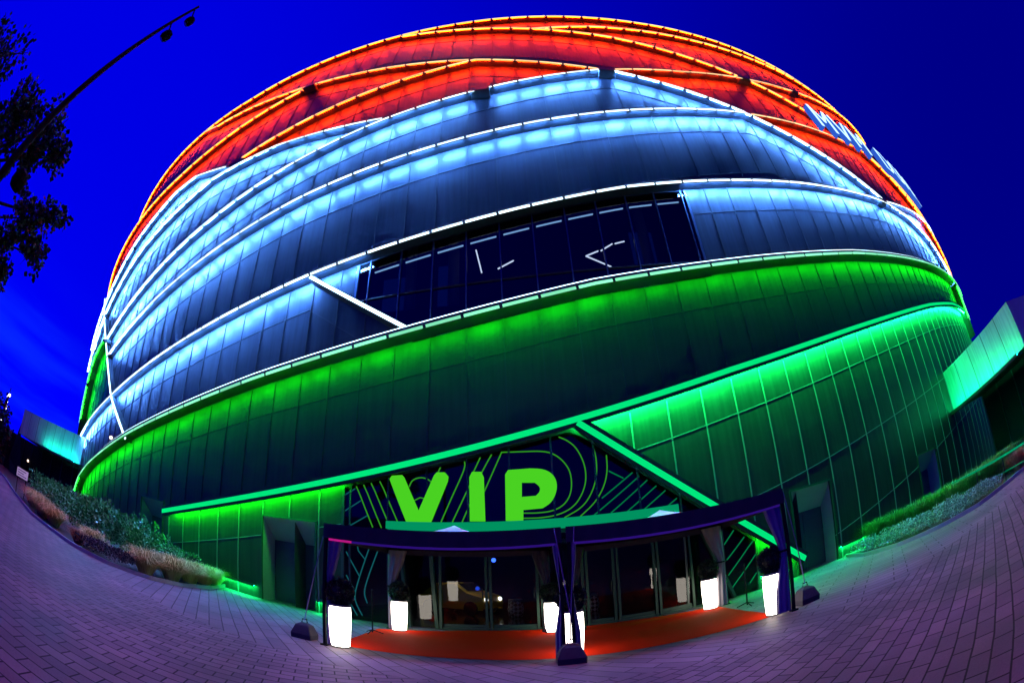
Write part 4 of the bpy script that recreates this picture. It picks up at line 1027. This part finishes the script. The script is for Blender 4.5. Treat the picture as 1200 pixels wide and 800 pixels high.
car = thing('small_car', 'small yellow car put in the dark lobby for a reflection in the glass doors', 'car', (-2.45, 17.6, .012), R_(-28))  # set inside to stand for a car mirrored in the glass
m = MB(); prof = [(-1.5, .35), (-1.5, .8), (-1.3, .95), (-.75, 1.32), (.25, 1.36), (.8, .98), (1.45, .82), (1.55, .55), (1.5, .3)]
for sgn in (0,):
    rows = []
    for x, z in prof: rows.append([Vector((x, y, z - (.06 if abs(y) > .6 else 0))) for y in (-.72, -.6, 0, .6, .72)])
    m.grid(rows); m.quad([(x, -.72, z - .06) for x, z in prof]); m.quad([(x, .72, z - .06) for x, z in prof][::-1])
m.build('body', MT['yellow'], car, smooth=False, bevel=.04)
m = MB(); m.quad([(.30, -.6, 1.32), (.78, -.62, 1.0), (.78, .62, 1.0), (.30, .6, 1.32)]); m.build('windscreen', MT['glass_up'], car).location = (.02, 0, .02)
for x in (-1.0, 1.0):
    for y in (-.72, .72):
        m = MB(); m.tube([(x, y - .08, .3), (x, y + .08, .3)], .3, 16); w = m.build('wheel', MT['tyre'], car)
        m = MB(); m.tube([(x, y - .09, .3), (x, y + .09, .3)], .17, 12); m.build('rim', MT['rib'], w)
for y in (-.5, .5):
    m = MB(); m.ball((1.52, y, .66), .09, 6); m.build('headlight', MT['white_pt'], car, smooth=True)
for (x, y, z, l) in ((-1.2, 19.5, 2.4, 'blue glowing lamp hanging in the lobby through the glass doors'), (.3, 18.6, 2.7, 'blue glowing lamp hanging in the lobby above the lattice stool'), (3.4, 18.2, 2.8, 'blue glowing lamp hanging in the lobby on the handrail side of the doors')):
    t = thing('pendant_lamp', l, 'lamp', (x, y, z), 0, 'blue lamps in the lobby')
    m = MB(); m.ball((0, 0, 0), .10, 8); m.build('globe', MT['blue_pt'], t, smooth=True); m = MB(); m.tube([(0, 0, .1), (0, 0, 5.15 - z)], .008, 5); m.build('cord', MT['black'], t)

# ------------------------------------------------------------------ sky, sun, camera
w = bpy.data.worlds.new('World'); scene.world = w; w.use_nodes = True; nt = w.node_tree; nt.nodes.clear(); L = nt.links
SUN_AZ, SUN_EL = 200., 58.
out = nt.nodes.new('ShaderNodeOutputWorld'); bg = nt.nodes.new('ShaderNodeBackground')
sky = nt.nodes.new('ShaderNodeTexSky'); sky.sky_type = 'NISHITA'; sky.sun_disc = False; sky.sun_elevation = R_(2.0); sky.sun_rotation = R_(-75); sky.altitude = 100; sky.ozone_density = 4.0; sky.air_density = 1.2
bw = nt.nodes.new('ShaderNodeRGBToBW'); L.new(sky.outputs[0], bw.inputs[0])
tc = nt.nodes.new('ShaderNodeTexCoord'); sp = nt.nodes.new('ShaderNodeSeparateXYZ'); L.new(tc.outputs['Generated'], sp.inputs[0])
# deep blue dusk: brightest towards the afterglow at the left, falling off to the right and behind
def mr(src, a, b, c, d, smooth=True):
    n = nt.nodes.new('ShaderNodeMapRange'); n.interpolation_type = 'SMOOTHSTEP' if smooth else 'LINEAR'
    for i, v in zip((1, 2, 3, 4), (a, b, c, d)): n.inputs[i].default_value = v
    L.new(src, n.inputs[0]); return n.outputs[0]
lum = mr(sp.outputs[0], -.95, 1.1, 1.12, .30)
clampbw = mr(bw.outputs[0], 0., 2.0, .9, 1.15)
m1 = nt.nodes.new('ShaderNodeMath'); m1.operation = 'MULTIPLY'; L.new(lum, m1.inputs[0]); L.new(clampbw, m1.inputs[1])
v1 = nt.nodes.new('ShaderNodeVectorMath'); v1.operation = 'SCALE'; v1.inputs[0].default_value = (.0, .0002, .93); L.new(m1.outputs[0], v1.inputs['Scale'])
# thin streaks of cloud low at the left
mp = nt.nodes.new('ShaderNodeMapping'); mp.inputs['Scale'].default_value = (1.2, 1.2, 9.); mp.inputs['Rotation'].default_value = (R_(18), R_(8), 0); L.new(tc.outputs['Generated'], mp.inputs[0])
cn = nt.nodes.new('ShaderNodeTexNoise'); cn.inputs['Scale'].default_value = 1.6; cn.inputs['Detail'].default_value = 7; cn.inputs['Roughness'].default_value = .5; L.new(mp.outputs[0], cn.inputs['Vector'])
cf = mr(cn.outputs[0], .42, .75, 0., 1.)
lowz = mr(sp.outputs[2], .0, .42, 1., 0.); leftx = mr(sp.outputs[0], -.98, -.55, 1., 0.)
m2 = nt.nodes.new('ShaderNodeMath'); m2.operation = 'MULTIPLY'; L.new(lowz, m2.inputs[0]); L.new(leftx, m2.inputs[1])
m3 = nt.nodes.new('ShaderNodeMath'); m3.operation = 'MULTIPLY'; L.new(m2.outputs[0], m3.inputs[0]); L.new(cf, m3.inputs[1])
v2 = nt.nodes.new('ShaderNodeVectorMath'); v2.operation = 'SCALE'; v2.inputs[0].default_value = (.004, .040, .15); L.new(m3.outputs[0], v2.inputs['Scale'])
v3 = nt.nodes.new('ShaderNodeVectorMath'); v3.operation = 'ADD'; L.new(v1.outputs[0], v3.inputs[0]); L.new(v2.outputs[0], v3.inputs[1])
L.new(v3.outputs[0], bg.inputs[0]); bg.inputs[1].default_value = 1.; L.new(bg.outputs[0], out.inputs[0])
sl = bpy.data.lights.new('sun', 'SUN'); sl.energy = .09; sl.angle = R_(14); sl.color = (1., .62, .72)
so = bpy.data.objects.new('sun', sl); COL.objects.link(so)
d = Vector((math.sin(R_(SUN_AZ)) * math.cos(R_(SUN_EL)), math.cos(R_(SUN_AZ)) * math.cos(R_(SUN_EL)), math.sin(R_(SUN_EL))))
so.rotation_euler = d.to_track_quat('Z', 'Y').to_euler()

cam = bpy.data.cameras.new('camera'); co = bpy.data.objects.new('camera', cam); COL.objects.link(co); scene.camera = co
cam.type = 'PANO'; cam.sensor_width = 36.; cam.sensor_fit = 'HORIZONTAL'; cam.clip_start = .05; cam.clip_end = 2000
for holder in [h for h in (cam, getattr(cam, "cycles", None)) if h is not None]:
    try:
        holder.panorama_type = 'FISHEYE_EQUISOLID'; holder.fisheye_lens = 15.0; holder.fisheye_fov = R_(200)
    except Exception as e: print('pano', e)
pitch = 2 * math.asin(275 / 1000.); roll = -.040
fwd = Vector((0, math.cos(pitch), math.sin(pitch))); right = Vector((1, 0, 0)); up = right.cross(fwd)
r2 = right * math.cos(roll) + up * math.sin(-roll) * -1; 
# image content turns counter-clockwise by 2.3 degrees: the camera turns clockwise
cr, sr = math.cos(roll), math.sin(roll)
rx = right * cr + up * sr; ux = -right * sr + up * cr
co.matrix_world = Matrix(((rx.x, ux.x, -fwd.x, 0), (rx.y, ux.y, -fwd.y, 0), (rx.z, ux.z, -fwd.z, 1.6), (0, 0, 0, 1)))
vs = scene.view_settings; vs.view_transform = 'Standard'; vs.look = 'None'; vs.exposure = -.25; vs.gamma = 1; vs.use_curve_mapping = False
scene.render.engine = 'CYCLES'; cy = scene.cycles
cy.use_denoising = True
try: cy.denoiser = 'OPENIMAGEDENOISE'
except Exception: pass
cy.max_bounces = 5; cy.diffuse_bounces = 3; cy.glossy_bounces = 3; cy.transparent_max_bounces = 12; cy.sample_clamp_indirect = 4.; cy.sample_clamp_direct = 0
cy.use_light_tree = True; cy.caustics_reflective = False; cy.caustics_refractive = False; cy.use_adaptive_sampling = True; cy.adaptive_threshold = .02
